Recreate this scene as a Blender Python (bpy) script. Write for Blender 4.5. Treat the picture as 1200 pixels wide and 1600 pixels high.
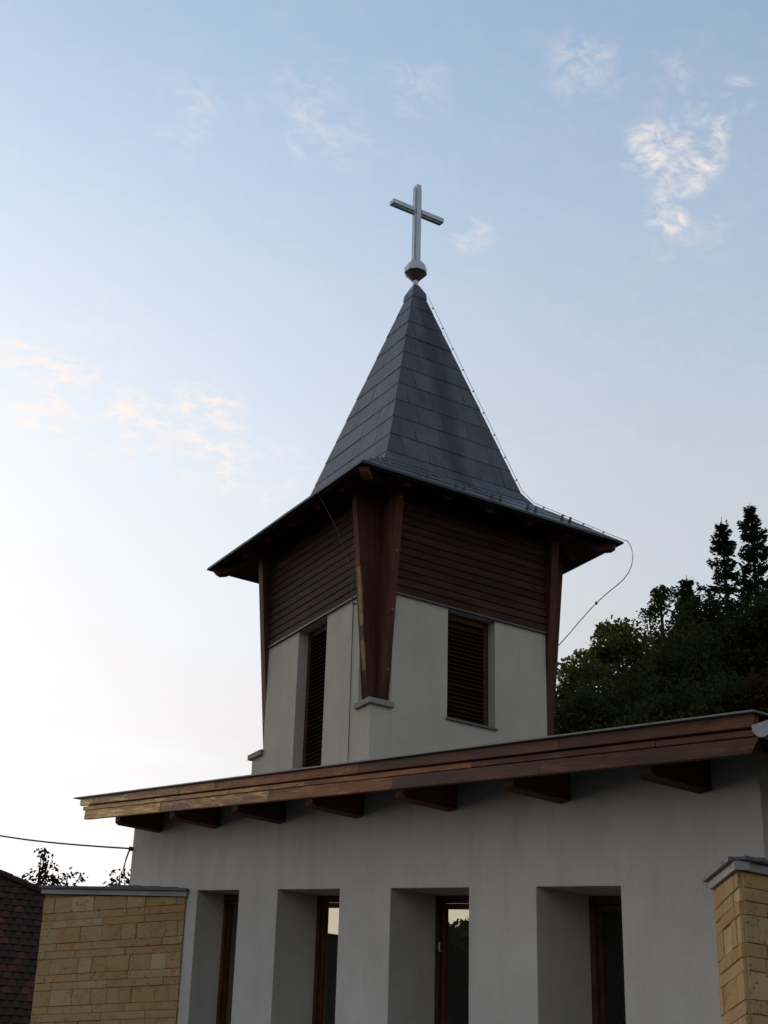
import bpy, bmesh, math, random
import numpy as np
from mathutils import Matrix, Vector

for o in list(bpy.data.objects):
    bpy.data.objects.remove(o)
SC = bpy.context.scene
COL = SC.collection
R = math.radians
random.seed(7)

# ------------------------------------------------------------------ camera
YAW, PITCH, ROLL = R(58.0116), R(25.338), R(1.6464)
hd = Vector((math.cos(YAW), math.sin(YAW), 0)); rt = Vector((math.sin(YAW), -math.cos(YAW), 0)); zz = Vector((0, 0, 1))
fw = math.cos(PITCH) * hd + math.sin(PITCH) * zz
up = -math.sin(PITCH) * hd + math.cos(PITCH) * zz
r2 = math.cos(ROLL) * rt + math.sin(ROLL) * up
u2 = -math.sin(ROLL) * rt + math.cos(ROLL) * up
cam = bpy.data.cameras.new('camera')
cam.sensor_fit = 'VERTICAL'; cam.sensor_height = 36; cam.lens = 2514 / 1600 * 36
cam.clip_end = 3000
co = bpy.data.objects.new('camera', cam); COL.objects.link(co)
co.matrix_world = Matrix(((r2.x, u2.x, -fw.x, 0), (r2.y, u2.y, -fw.y, 0), (r2.z, u2.z, -fw.z, 1.6), (0, 0, 0, 1)))
SC.camera = co

# ------------------------------------------------------------------ sky and sun (after sunset glow to the left behind the church)
SUN_BEARING = 96.0      # degrees counter-clockwise from +X
SUN_ELEV = 7.0
w = bpy.data.worlds.new('World'); SC.world = w; w.use_nodes = True
nt = w.node_tree; N = nt.nodes; L = nt.links
for n in list(N): N.remove(n)
out = N.new('ShaderNodeOutputWorld'); bg = N.new('ShaderNodeBackground'); bg.inputs['Strength'].default_value = 0.1
L.new(bg.outputs[0], out.inputs[0])
sky = N.new('ShaderNodeTexSky'); sky.sky_type = 'NISHITA'; sky.sun_disc = False
sky.sun_elevation = R(SUN_ELEV); sky.sun_rotation = R(90 - SUN_BEARING)
sky.air_density = 1.0; sky.dust_density = 1.0; sky.ozone_density = 1.1; sky.altitude = 300
tc = N.new('ShaderNodeTexCoord')
def math_node(op, a=None, b=None, clamp=False):
    m = N.new('ShaderNodeMath'); m.operation = op; m.use_clamp = clamp
    for i, v in enumerate((a, b)):
        if v is None: continue
        if isinstance(v, (int, float)): m.inputs[i].default_value = v
        else: L.new(v, m.inputs[i])
    return m.outputs[0]
sep = N.new('ShaderNodeSeparateXYZ'); L.new(tc.outputs['Generated'], sep.inputs[0])
zc = math_node('ADD', math_node('MAXIMUM', sep.outputs[2], 0.0), 0.12)
cmb = N.new('ShaderNodeCombineXYZ')
L.new(math_node('DIVIDE', sep.outputs[0], zc), cmb.inputs[0]); L.new(math_node('DIVIDE', sep.outputs[1], zc), cmb.inputs[1])
def cloud_noise(scale, lo, hi, rough=0.6, seed=0.0, dist=0.6):
    mp = N.new('ShaderNodeMapping'); L.new(cmb.outputs[0], mp.inputs[0]); mp.inputs['Location'].default_value = (seed, seed * 1.7, 0)
    mp.inputs['Rotation'].default_value = (0, 0, R(-20)); mp.inputs['Scale'].default_value = (1.0, 1.25, 1)
    t = N.new('ShaderNodeTexNoise'); t.inputs['Scale'].default_value = scale; t.inputs['Detail'].default_value = 9
    t.inputs['Roughness'].default_value = rough; t.inputs['Distortion'].default_value = dist
    L.new(mp.outputs[0], t.inputs['Vector'])
    mr = N.new('ShaderNodeMapRange'); mr.interpolation_type = 'SMOOTHSTEP'
    mr.inputs[1].default_value = lo; mr.inputs[2].default_value = hi
    L.new(t.outputs['Fac'], mr.inputs[0]); return mr.outputs[0]
def blob(bearing, elev, inner, outer, amt):
    d = (math.cos(R(bearing)) * math.cos(R(elev)), math.sin(R(bearing)) * math.cos(R(elev)), math.sin(R(elev)))
    vm = N.new('ShaderNodeVectorMath'); vm.operation = 'DOT_PRODUCT'; L.new(tc.outputs['Generated'], vm.inputs[0]); vm.inputs[1].default_value = d
    mr = N.new('ShaderNodeMapRange'); mr.interpolation_type = 'SMOOTHSTEP'
    mr.inputs[1].default_value = math.cos(R(outer)); mr.inputs[2].default_value = math.cos(R(inner)); mr.inputs[4].default_value = amt
    L.new(vm.outputs['Value'], mr.inputs[0]); return mr.outputs[0]
fine = math_node('MULTIPLY', cloud_noise(42.0, 0.33, 0.72, 0.66, 3.1, 0.6), cloud_noise(17.0, 0.33, 0.60, 0.55, 6.3, 0.5))
broad = cloud_noise(1.6, 0.30, 0.75, 0.55, 9.4)
# thin high haze that thickens towards the horizon all the way round
hz = N.new('ShaderNodeMapRange'); hz.inputs[1].default_value = 0.67; hz.inputs[2].default_value = 0.28
hz.inputs[3].default_value = 0.12; hz.inputs[4].default_value = 0.98; L.new(sep.outputs[2], hz.inputs[0])
haze_fac = math_node('MULTIPLY', hz.outputs[0], math_node('ADD', math_node('MULTIPLY', broad, 0.25), 0.85), True)
mx0 = N.new('ShaderNodeMix'); mx0.data_type = 'RGBA'
L.new(haze_fac, mx0.inputs[0]); L.new(sky.outputs[0], mx0.inputs[6])
# the haze scatters more light towards the set sun, less on the far side of the sky
sv = (math.cos(R(SUN_BEARING)) * math.cos(R(SUN_ELEV)), math.sin(R(SUN_BEARING)) * math.cos(R(SUN_ELEV)), math.sin(R(SUN_ELEV)))
sdot = N.new('ShaderNodeVectorMath'); sdot.operation = 'DOT_PRODUCT'; L.new(tc.outputs['Generated'], sdot.inputs[0]); sdot.inputs[1].default_value = sv
gl = N.new('ShaderNodeMapRange'); gl.inputs[1].default_value = 0.62; gl.inputs[2].default_value = 1.0; gl.inputs[3].default_value = 0.0; gl.inputs[4].default_value = 0.66; gl.interpolation_type = 'SMOOTHSTEP'; L.new(sdot.outputs['Value'], gl.inputs[0])
fa = N.new('ShaderNodeMapRange'); fa.inputs[1].default_value = -1.0; fa.inputs[2].default_value = 0.6; fa.inputs[3].default_value = 0.70; fa.inputs[4].default_value = 1.0; L.new(sdot.outputs['Value'], fa.inputs[0])
hs_ = N.new('ShaderNodeVectorMath'); hs_.operation = 'SCALE'; hs_.inputs[0].default_value = (1.72, 1.64, 1.63); L.new(math_node('ADD', gl.outputs[0], fa.outputs[0]), hs_.inputs['Scale']); L.new(hs_.outputs[0], mx0.inputs[7])
CLOUDS = [(65.6, 27.9, .4, 2.3, 1.0), (71.4, 28.5, .5, 2.4, 1.0), (73.2, 29.0, .4, 2.0, .9), (68.4, 27.7, .3, 2.0, .85), (64.2, 26.9, .3, 1.6, .9), (62.6, 26.6, .2, 1.8, .45), (69.5, 30.8, .2, 2.0, .18),
          (44.6, 38.3, .0, 1.2, 1.0), (44.9, 37.4, .0, 1.2, 1.0), (45.5, 36.5, .0, 1.1, 1.0), (46.2, 35.6, .0, 1.0, 1.0), (47.1, 37.8, .0, 1.2, 1.0), (45.6, 35.4, .3, 2.0, .2),
          (49.4, 40.7, .2, 1.8, .3), (43.0, 39.2, .1, .8, .6), (46.3, 40.1, .1, 1.3, .35), (62.5, 38.9, .3, 2.2, .25), (67.0, 38.7, .3, 1.8, .18), (60.0, 38.2, .2, 1.4, .2), (54.6, 35.3, .1, 1.0, .4), (57.1, 40.3, .2, 1.4, .18)]
acc = None
for b_ in CLOUDS:
    v = blob(*b_); acc = v if acc is None else math_node('MAXIMUM', acc, v)
fac = math_node('MULTIPLY', fine, math_node('ADD', acc, 0.05), True)
mx = N.new('ShaderNodeMix'); mx.data_type = 'RGBA'
L.new(fac, mx.inputs[0]); L.new(mx0.outputs[2], mx.inputs[6]); mx.inputs[7].default_value = (2.9, 2.5, 2.25, 1)
L.new(mx.outputs[2], bg.inputs['Color'])

sun = bpy.data.lights.new('sun', 'SUN'); sun.energy = 0.20; sun.angle = R(20); sun.color = (1.0, 0.86, 0.70)
so = bpy.data.objects.new('sun', sun); COL.objects.link(so)
sd = Vector((math.cos(R(SUN_BEARING)) * math.cos(R(SUN_ELEV)), math.sin(R(SUN_BEARING)) * math.cos(R(SUN_ELEV)), math.sin(R(SUN_ELEV))))
so.rotation_euler = (-sd).to_track_quat('-Z', 'Y').to_euler()
SC.view_settings.view_transform = 'Standard'; SC.view_settings.look = 'None'; SC.view_settings.gamma = 1; SC.view_settings.use_curve_mapping = False
SC.view_settings.exposure = 1.9
SC.render.resolution_x = 768; SC.render.resolution_y = 1024
SC.render.engine = 'CYCLES'

# ------------------------------------------------------------------ materials
def new_mat(name, rough=0.7, spec=0.3):
    m = bpy.data.materials.new(name); m.use_nodes = True
    t = m.node_tree; b = t.nodes['Principled BSDF']
    b.inputs['Roughness'].default_value = rough
    b.inputs['Specular IOR Level'].default_value = spec
    return m, t, b
def nd(t, kind, **kw):
    n = t.nodes.new(kind)
    for k, v in kw.items():
        if k in n.inputs: n.inputs[k].default_value = v
        else: setattr(n, k, v)
    return n
def coords(t, scale=(1, 1, 1), world=False, rnd=True):
    """object (or world position) coordinates, shifted per object so that no two pieces repeat"""
    mp = nd(t, 'ShaderNodeMapping'); mp.inputs['Scale'].default_value = scale
    if world:
        g = nd(t, 'ShaderNodeNewGeometry'); t.links.new(g.outputs['Position'], mp.inputs[0])
    else:
        c = nd(t, 'ShaderNodeTexCoord')
        if rnd:
            oi = nd(t, 'ShaderNodeObjectInfo'); mm = nd(t, 'ShaderNodeMath', operation='MULTIPLY'); mm.inputs[1].default_value = 57.0
            t.links.new(oi.outputs['Random'], mm.inputs[0])
            va = nd(t, 'ShaderNodeVectorMath', operation='ADD'); t.links.new(c.outputs['Object'], va.inputs[0]); t.links.new(mm.outputs[0], va.inputs[1])
            t.links.new(va.outputs[0], mp.inputs[0])
        else:
            t.links.new(c.outputs['Object'], mp.inputs[0])
    return mp.outputs[0]
def noise(t, vec, scale, detail=6, rough=0.6, dist=0.0):
    n = nd(t, 'ShaderNodeTexNoise', Scale=scale, Detail=detail, Roughness=rough, Distortion=dist); t.links.new(vec, n.inputs['Vector']); return n.outputs['Fac']
def ramp(t, fac, stops):
    r = nd(t, 'ShaderNodeValToRGB'); e = r.color_ramp.elements
    while len(e) < len(stops): e.new(0.5)
    for i, (p, c) in enumerate(stops):
        e[i].position = p; e[i].color = (c[0], c[1], c[2], 1) if isinstance(c, tuple) else (c, c, c, 1)
    t.links.new(fac, r.inputs[0]); return r.outputs[0]
def mixc(t, fac, a, b, mode='MIX'):
    m = nd(t, 'ShaderNodeMix', data_type='RGBA', blend_type=mode)
    for i, v in ((0, fac), (6, a), (7, b)):
        if isinstance(v, (int, float)): m.inputs[i].default_value = v
        elif isinstance(v, tuple): m.inputs[i].default_value = (*v, 1)
        else: t.links.new(v, m.inputs[i])
    return m.outputs[2]
def bump(t, b, h, strength, dist):
    n = nd(t, 'ShaderNodeBump', Strength=strength, Distance=dist); t.links.new(h, n.inputs['Height']); t.links.new(n.outputs[0], b.inputs['Normal'])
def objrand(t):
    return nd(t, 'ShaderNodeObjectInfo').outputs['Random']

def plaster(name, base, stain, soft=True):
    m, t, b = new_mat(name, 0.92, 0.15)
    v = coords(t, world=True)
    big = noise(t, v, 0.9, 6, 0.6, 0.4); vs = coords(t, (2.2, 2.2, 0.35), world=True); streak = noise(t, vs, 2.0, 5, 0.6)
    c = mixc(t, ramp(t, big, [(0.35, 0.0), (0.7, 1.0)]), base, tuple(x * .86 for x in base))
    c = mixc(t, ramp(t, noise(t, v, 3.2, 7, 0.7, 0.8), [(0.45, 0.0), (0.75, 0.35)]), c, stain)
    c = mixc(t, ramp(t, streak, [(0.50, 0.0), (0.74, 0.6)]), c, stain)
    g = noise(t, v, 55, 3, 0.7)
    c = mixc(t, ramp(t, g, [(0.32, 0.25), (0.55, 0.0)]), c, tuple(x * .6 for x in base))
    t.links.new(c, b.inputs['Base Color'])
    h = mixc(t, 0.45, g, noise(t, v, 13, 5, 0.65)); bump(t, b, h, 0.8, 0.011)
    if not soft: return m
    bv = nd(t, 'ShaderNodeBevel', samples=3); bv.inputs['Radius'].default_value = 0.018
    t.links.new(bv.outputs[0], [n for n in t.nodes if n.type == 'BUMP'][0].inputs['Normal'])
    return m
M = {}
M['plaster'] = plaster('plaster', (0.545, 0.52, 0.48), (0.42, 0.375, 0.325))
M['tower_plaster'] = plaster('tower_plaster', (0.53, 0.48, 0.395), (0.44, 0.385, 0.30), False)

def wood(name, a, b_, c_, rough=0.55, wear=None, wearamt=(0.6, 0.75), spec=0.3):
    m, t, b = new_mat(name, rough, spec)
    v = coords(t, (0.9, 14, 14)); g = noise(t, v, 3.0, 7, 0.65, 0.8)
    vb = coords(t, (0.5, 3, 3)); n2 = noise(t, vb, 1.8, 4, 0.55)
    col = ramp(t, g, [(0.28, a), (0.5, b_), (0.72, c_)])
    col = mixc(t, ramp(t, n2, [(0.40, 0.0), (0.62, 0.7)]), col, tuple(x * .6 for x in a))
    hs = nd(t, 'ShaderNodeHueSaturation'); t.links.new(col, hs.inputs['Color'])
    mr = nd(t, 'ShaderNodeMapRange'); mr.inputs[3].default_value = 0.75; mr.inputs[4].default_value = 1.25; t.links.new(objrand(t), mr.inputs[0]); t.links.new(mr.outputs[0], hs.inputs['Value'])
    col = hs.outputs[0]
    if wear:
        vw = coords(t, (1.1, 9, 9)); wn = noise(t, vw, 2.2, 9, 0.72, 0.5)
        col = mixc(t, ramp(t, wn, [(wearamt[0], 0.0), (wearamt[1], 1.0)]), col, wear)
    vk = coords(t, (1.6, 7, 7)); kn = nd(t, 'ShaderNodeTexVoronoi', Scale=1.3); t.links.new(vk, kn.inputs['Vector'])
    col = mixc(t, ramp(t, kn.outputs['Distance'], [(0.05, 0.75), (0.16, 0.0)]), col, tuple(x * .3 for x in a))
    t.links.new(col, b.inputs['Base Color']); bump(t, b, g, 0.35, 0.004)
    return m
M['cladding'] = wood('cladding', (0.036, 0.0130, 0.0078), (0.056, 0.0205, 0.0115), (0.082, 0.030, 0.0165), 0.7, spec=0.15)
M['bracket'] = wood('bracket', (0.055, 0.019, 0.012), (0.088, 0.030, 0.018), (0.13, 0.046, 0.026), 0.65, spec=0.15)
M['bracket_worn'] = wood('bracket_worn', (0.10, 0.035, 0.022), (0.17, 0.06, 0.035), (0.23, 0.09, 0.05), 0.55, (0.42, 0.22, 0.10), (0.60, 0.70))
M['soffit'] = wood('soffit', (0.070, 0.026, 0.017), (0.105, 0.040, 0.025), (0.145, 0.058, 0.035), 0.75, spec=0.15)
M['rafter'] = wood('rafter', (0.085, 0.031, 0.020), (0.135, 0.050, 0.031), (0.19, 0.075, 0.046), 0.7, spec=0.15)
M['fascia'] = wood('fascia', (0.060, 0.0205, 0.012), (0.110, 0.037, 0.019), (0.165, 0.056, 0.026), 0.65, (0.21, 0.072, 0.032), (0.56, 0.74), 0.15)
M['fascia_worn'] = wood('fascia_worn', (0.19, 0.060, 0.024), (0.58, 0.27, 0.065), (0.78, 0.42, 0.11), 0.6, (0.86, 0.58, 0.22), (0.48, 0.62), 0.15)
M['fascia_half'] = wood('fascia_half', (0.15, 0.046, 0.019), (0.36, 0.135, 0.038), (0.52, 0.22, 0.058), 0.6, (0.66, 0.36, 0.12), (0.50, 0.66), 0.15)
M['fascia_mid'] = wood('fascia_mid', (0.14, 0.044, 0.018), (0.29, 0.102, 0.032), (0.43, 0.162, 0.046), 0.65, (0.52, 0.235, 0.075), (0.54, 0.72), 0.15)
M['bare_wood'] = wood('bare_wood', (0.18, 0.075, 0.032), (0.34, 0.155, 0.065), (0.45, 0.22, 0.10), 0.7)
M['frame'] = wood('frame', (0.055, 0.018, 0.012), (0.085, 0.029, 0.018), (0.115, 0.042, 0.026), 0.45)

def slate():
    m, t, b = new_mat('slate', 0.50, 0.4)
    v = coords(t, (1, 1, 1)); n1 = noise(t, v, 3.5, 6, 0.62)
    col = ramp(t, n1, [(0.3, (0.053, 0.057, 0.065)), (0.7, (0.086, 0.091, 0.100))])
    mr = nd(t, 'ShaderNodeMapRange'); mr.inputs[3].default_value = 0.82; mr.inputs[4].default_value = 1.2; t.links.new(objrand(t), mr.inputs[0])
    hs = nd(t, 'ShaderNodeHueSaturation'); t.links.new(col, hs.inputs['Color']); t.links.new(mr.outputs[0], hs.inputs['Value'])
    vs = coords(t, (5.0, 5.0, 0.22), world=True); st = noise(t, vs, 1.0, 5, 0.6)
    col = mixc(t, ramp(t, st, [(0.54, 0.0), (0.68, 0.8)]), hs.outputs[0], (0.030, 0.032, 0.037))
    # broad run-off stain down the middle of the right-hand face
    g = nd(t, 'ShaderNodeNewGeometry'); sp = nd(t, 'ShaderNodeSeparateXYZ'); t.links.new(g.outputs['Position'], sp.inputs[0]); sn = nd(t, 'ShaderNodeSeparateXYZ'); t.links.new(g.outputs['True Normal'], sn.inputs[0])
    wob = noise(t, coords(t, (.3, .3, .8), world=True), 1.2, 3, 0.5)
    dx = nd(t, 'ShaderNodeMath', operation='MULTIPLY_ADD'); t.links.new(wob, dx.inputs[0]); dx.inputs[1].default_value = .35; t.links.new(sp.outputs[0], dx.inputs[2])
    d2 = nd(t, 'ShaderNodeMath', operation='SUBTRACT'); t.links.new(dx.outputs[0], d2.inputs[0]); d2.inputs[1].default_value = 11.63 + .175 + .07
    ab = nd(t, 'ShaderNodeMath', operation='ABSOLUTE'); t.links.new(d2.outputs[0], ab.inputs[0])
    band = nd(t, 'ShaderNodeMapRange', interpolation_type='SMOOTHSTEP'); band.inputs[1].default_value = .26; band.inputs[2].default_value = .04; band.inputs[4].default_value = .92; t.links.new(ab.outputs[0], band.inputs[0])
    fc = nd(t, 'ShaderNodeMath', operation='LESS_THAN'); t.links.new(sn.outputs[1], fc.inputs[0]); fc.inputs[1].default_value = -.35
    bm_ = nd(t, 'ShaderNodeMath', operation='MULTIPLY'); t.links.new(band.outputs[0], bm_.inputs[0]); t.links.new(fc.outputs[0], bm_.inputs[1])
    col = mixc(t, bm_.outputs[0], col, (0.026, 0.026, 0.028))
    t.links.new(col, b.inputs['Base Color'])
    bump(t, b, noise(t, v, 40, 4, 0.6), 0.25, 0.004)
    return m
M['slate'] = slate()
def metal(name, col, rough, metallic, dirt=0.5):
    m, t, b = new_mat(name, rough, 0.5); b.inputs['Metallic'].default_value = metallic
    v = coords(t); n1 = noise(t, v, 6, 6, 0.65)
    t.links.new(mixc(t, ramp(t, n1, [(0.4, 0.0), (0.75, dirt)]), col, tuple(x * .5 for x in col)), b.inputs['Base Color'])
    return m
M['cross'] = metal('cross_metal', (0.58, 0.60, 0.63), 0.42, 0.35, 0.35)
M['dark_sheet'] = metal('dark_sheet', (0.075, 0.08, 0.095), 0.42, 0.3)
M['black_sheet'] = metal('black_sheet', (0.030, 0.031, 0.036), 0.5, 0.2)
M['zinc'] = metal('zinc', (0.26, 0.27, 0.27), 0.6, 0.2, 0.7)
M['roof_zinc'] = metal('roof_zinc', (0.15, 0.15, 0.155), 0.6, 0.2, 0.7)
M['knob_shade_metal'] = metal('knob_shade_metal', (0.075, 0.062, 0.052), 0.7, 0.1)
M['wire'] = metal('wire', (0.40, 0.41, 0.43), 0.45, 0.7)
M['dark_wire'] = metal('dark_wire', (0.05, 0.05, 0.055), 0.6, 0.2)
def stone():
    m, t, b = new_mat('stone', 0.9, 0.15)
    r = objrand(t)
    base = ramp(t, r, [(0.0, (0.38, 0.225, 0.10)), (0.25, (0.455, 0.29, 0.13)), (0.5, (0.39, 0.26, 0.14)), (0.68, (0.43, 0.295, 0.155)), (0.76, (0.55, 0.44, 0.25)), (0.85, (0.44, 0.265, 0.10)), (1.0, (0.35, 0.225, 0.11))])
    v = coords(t); n1 = noise(t, v, 7, 6, 0.65, 0.5)
    col = mixc(t, ramp(t, n1, [(0.35, 0.0), (0.7, 0.5)]), base, (0.44, 0.31, 0.155))
    n2 = noise(t, v, 4.0, 5, 0.6, 1.0)
    col = mixc(t, ramp(t, n2, [(0.54, 0.0), (0.72, 0.8)]), col, (0.33, 0.15, 0.06))
    vo = nd(t, 'ShaderNodeTexVoronoi', Scale=26.0); vn = nd(t, 'ShaderNodeVectorMath', operation='ADD')
    t.links.new(v, vn.inputs[0]); wn = nd(t, 'ShaderNodeTexNoise', Scale=20.0); t.links.new(v, wn.inputs['Vector'])
    sc = nd(t, 'ShaderNodeVectorMath', operation='SCALE', Scale=0.03); t.links.new(wn.outputs['Color'], sc.inputs[0]); t.links.new(sc.outputs[0], vn.inputs[1]); t.links.new(vn.outputs[0], vo.inputs['Vector'])
    pit = ramp(t, vo.outputs['Distance'], [(0.12, 1.0), (0.30, 0.0)])
    gate = ramp(t, noise(t, v, 5, 3, 0.5), [(0.42, 0.0), (0.54, 1.0)])
    pf = nd(t, 'ShaderNodeMath', operation='MULTIPLY'); t.links.new(pit, pf.inputs[0]); t.links.new(gate, pf.inputs[1])
    col = mixc(t, pf.outputs[0], col, (0.16, 0.09, 0.04))
    t.links.new(col, b.inputs['Base Color'])
    inv = nd(t, 'ShaderNodeMath', operation='MULTIPLY_ADD'); inv.inputs[1].default_value = -1.0; t.links.new(pf.outputs[0], inv.inputs[0]); t.links.new(noise(t, v, 30, 5, 0.6), inv.inputs[2])
    bump(t, b, inv.outputs[0], 0.5, 0.006)
    return m
M['stone'] = stone()
def plain(name, col, rough=0.85, var=0.25, scale=6):
    m, t, b = new_mat(name, rough, 0.2)
    v = coords(t); n1 = noise(t, v, scale, 6, 0.65)
    t.links.new(mixc(t, ramp(t, n1, [(0.35, 0.0), (0.7, 1.0)]), col, tuple(x * (1 - var) for x in col)), b.inputs['Base Color'])
    bump(t, b, n1, 0.3, 0.01); return m
M['mortar'] = plain('mortar', (0.34, 0.225, 0.11), 0.95)
M['ledge'] = plain('ledge', (0.31, 0.285, 0.265), 0.9, 0.35, 14)
M['white_board'] = plain('white_board', (0.36, 0.36, 0.345), 0.7, 0.3, 3)
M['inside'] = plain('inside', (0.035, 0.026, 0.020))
M['curtain'] = plain('curtain', (0.30, 0.32, 0.34), 0.9, 0.3, 3)
M['house_wall'] = plain('house_wall', (0.40, 0.36, 0.30))
def tile_mat():
    m, t, b = new_mat('clay_tile', 0.85, 0.2)
    base = ramp(t, objrand(t), [(0.0, (0.028, 0.011, 0.008)), (0.4, (0.046, 0.016, 0.010)), (0.8, (0.060, 0.019, 0.012)), (0.92, (0.095, 0.026, 0.016)), (1.0, (0.13, 0.036, 0.022))])
    n1 = noise(t, coords(t), 12, 6, 0.65)
    col = mixc(t, ramp(t, n1, [(0.4, 0.0), (0.68, 0.8)]), base, (0.018, 0.015, 0.013))
    t.links.new(col, b.inputs['Base Color']); bump(t, b, n1, 0.4, 0.006); return m
M['tile'] = tile_mat()
def leaf(name, a, b_, c_, trans=0.35):
    m = bpy.data.materials.new(name); m.use_nodes = True; t = m.node_tree
    for n in list(t.nodes): t.nodes.remove(n)
    o = nd(t, 'ShaderNodeOutputMaterial'); g = nd(t, 'ShaderNodeNewGeometry')
    ri = ramp(t, g.outputs['Random Per Island'], [(0.0, a), (0.6, b_), (1.0, c_)])
    n1 = noise(t, coords(t, world=True), 0.45, 3, 0.5)
    col = mixc(t, ramp(t, n1, [(0.4, 0.0), (0.65, 0.7)]), ri, a)
    d = nd(t, 'ShaderNodeBsdfDiffuse'); tr = nd(t, 'ShaderNodeBsdfTranslucent'); mx_ = nd(t, 'ShaderNodeMixShader'); mx_.inputs[0].default_value = trans
    t.links.new(col, d.inputs[0]); t.links.new(col, tr.inputs[0]); t.links.new(d.outputs[0], mx_.inputs[1]); t.links.new(tr.outputs[0], mx_.inputs[2]); t.links.new(mx_.outputs[0], o.inputs[0])
    return m
M['leaf'] = leaf('leaf', (0.024, 0.030, 0.013), (0.042, 0.048, 0.018), (0.066, 0.068, 0.024))
M['leaf_yellow'] = leaf('leaf_yellow', (0.045, 0.055, 0.016), (0.10, 0.105, 0.025), (0.16, 0.145, 0.035), 0.5)
M['leaf_red'] = leaf('leaf_red', (0.036, 0.022, 0.013), (0.060, 0.032, 0.018), (0.085, 0.048, 0.024))
M['leaf_purple'] = leaf('leaf_purple', (0.030, 0.020, 0.018), (0.046, 0.028, 0.024), (0.06, 0.045, 0.03))
M['needle'] = leaf('needle', (0.016, 0.024, 0.015), (0.026, 0.036, 0.020), (0.038, 0.046, 0.024), 0.15)
M['bark'] = plain('bark', (0.055, 0.045, 0.036), 0.9, 0.4, 10)
M['soil'] = plain('grass_ground', (0.050, 0.060, 0.028), 0.95, 0.4, 0.4)
M['asphalt'] = plain('asphalt', (0.055, 0.055, 0.058), 0.9, 0.3, 1.5)
def glass_mat():
    m = bpy.data.materials.new('glass'); m.use_nodes = True; t = m.node_tree
    for n in list(t.nodes): t.nodes.remove(n)
    o = nd(t, 'ShaderNodeOutputMaterial'); tr = nd(t, 'ShaderNodeBsdfTransparent'); tr.inputs[0].default_value = (0.95, 0.93, 0.86, 1)
    gl = nd(t, 'ShaderNodeBsdfGlossy', Roughness=0.015); fr = nd(t, 'ShaderNodeFresnel', IOR=1.55)
    ml = nd(t, 'ShaderNodeMath', operation='MULTIPLY'); ml.use_clamp = True; ml.inputs[1].default_value = 1.7
    n1 = noise(t, coords(t, world=True), 1.6, 2, 0.5); bp_ = nd(t, 'ShaderNodeBump', Strength=0.12, Distance=0.02); t.links.new(n1, bp_.inputs['Height']); t.links.new(bp_.outputs[0], gl.inputs['Normal'])
    gb_ = nd(t, 'ShaderNodeNewGeometry'); om = nd(t, 'ShaderNodeMath', operation='SUBTRACT'); om.inputs[0].default_value = 1.0; t.links.new(gb_.outputs['Backfacing'], om.inputs[1])
    mf = nd(t, 'ShaderNodeMath', operation='MULTIPLY'); t.links.new(fr.outputs[0], mf.inputs[0]); t.links.new(om.outputs[0], mf.inputs[1]); t.links.new(mf.outputs[0], ml.inputs[0]); mx_ = nd(t, 'ShaderNodeMixShader'); t.links.new(ml.outputs[0], mx_.inputs[0]); t.links.new(tr.outputs[0], mx_.inputs[1]); t.links.new(gl.outputs[0], mx_.inputs[2]); t.links.new(mx_.outputs[0], o.inputs[0])
    return m
M['glass'] = glass_mat()

# ------------------------------------------------------------------ object helpers
WM = {}
def place(o, parent=None, mw=None):
    mw = mw if mw is not None else Matrix.Identity(4)
    WM[o.name] = mw.copy()
    if parent is not None:
        o.parent = parent
        o.matrix_basis = WM[parent.name].inverted() @ mw
    else:
        o.matrix_basis = mw
    return o
def props(o, label=None, cat=None, group=None, kind=None):
    if label: o['label'] = label
    if cat: o['category'] = cat
    if group: o['group'] = group
    if kind: o['kind'] = kind
    return o
def thing(name, loc, label, cat, group=None):
    o = bpy.data.objects.new(name, None); COL.objects.link(o); o.empty_display_size = 0.3
    place(o, None, Matrix.Translation(Vector(loc)))
    return props(o, label, cat, group)
def mesh_obj(name, verts, faces, mat, parent=None, mw=None, smooth=False):
    """verts are given in the frame mw (world when mw is None); the object origin sits at the mean of the piece"""
    me = bpy.data.meshes.new(name)
    if mw is None:
        c = Vector(np.mean(np.array([tuple(v) for v in verts]), axis=0)) if len(verts) < 4000 else Vector((0, 0, 0))
        verts = [Vector(v) - c for v in verts]; mw = Matrix.Translation(c)
    me.from_pydata([tuple(v) for v in verts], [], [tuple(f) for f in faces])
    me.materials.append(M[mat]); me.validate()
    bm = bmesh.new(); bm.from_mesh(me); bmesh.ops.recalc_face_normals(bm, faces=bm.faces); bm.to_mesh(me); bm.free()
    if smooth: me.shade_smooth()
    o = bpy.data.objects.new(name, me); COL.objects.link(o); place(o, parent, mw)
    return o
def instance(name, me, parent, mw):
    o = bpy.data.objects.new(name, me); COL.objects.link(o); place(o, parent, mw); return o
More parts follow.
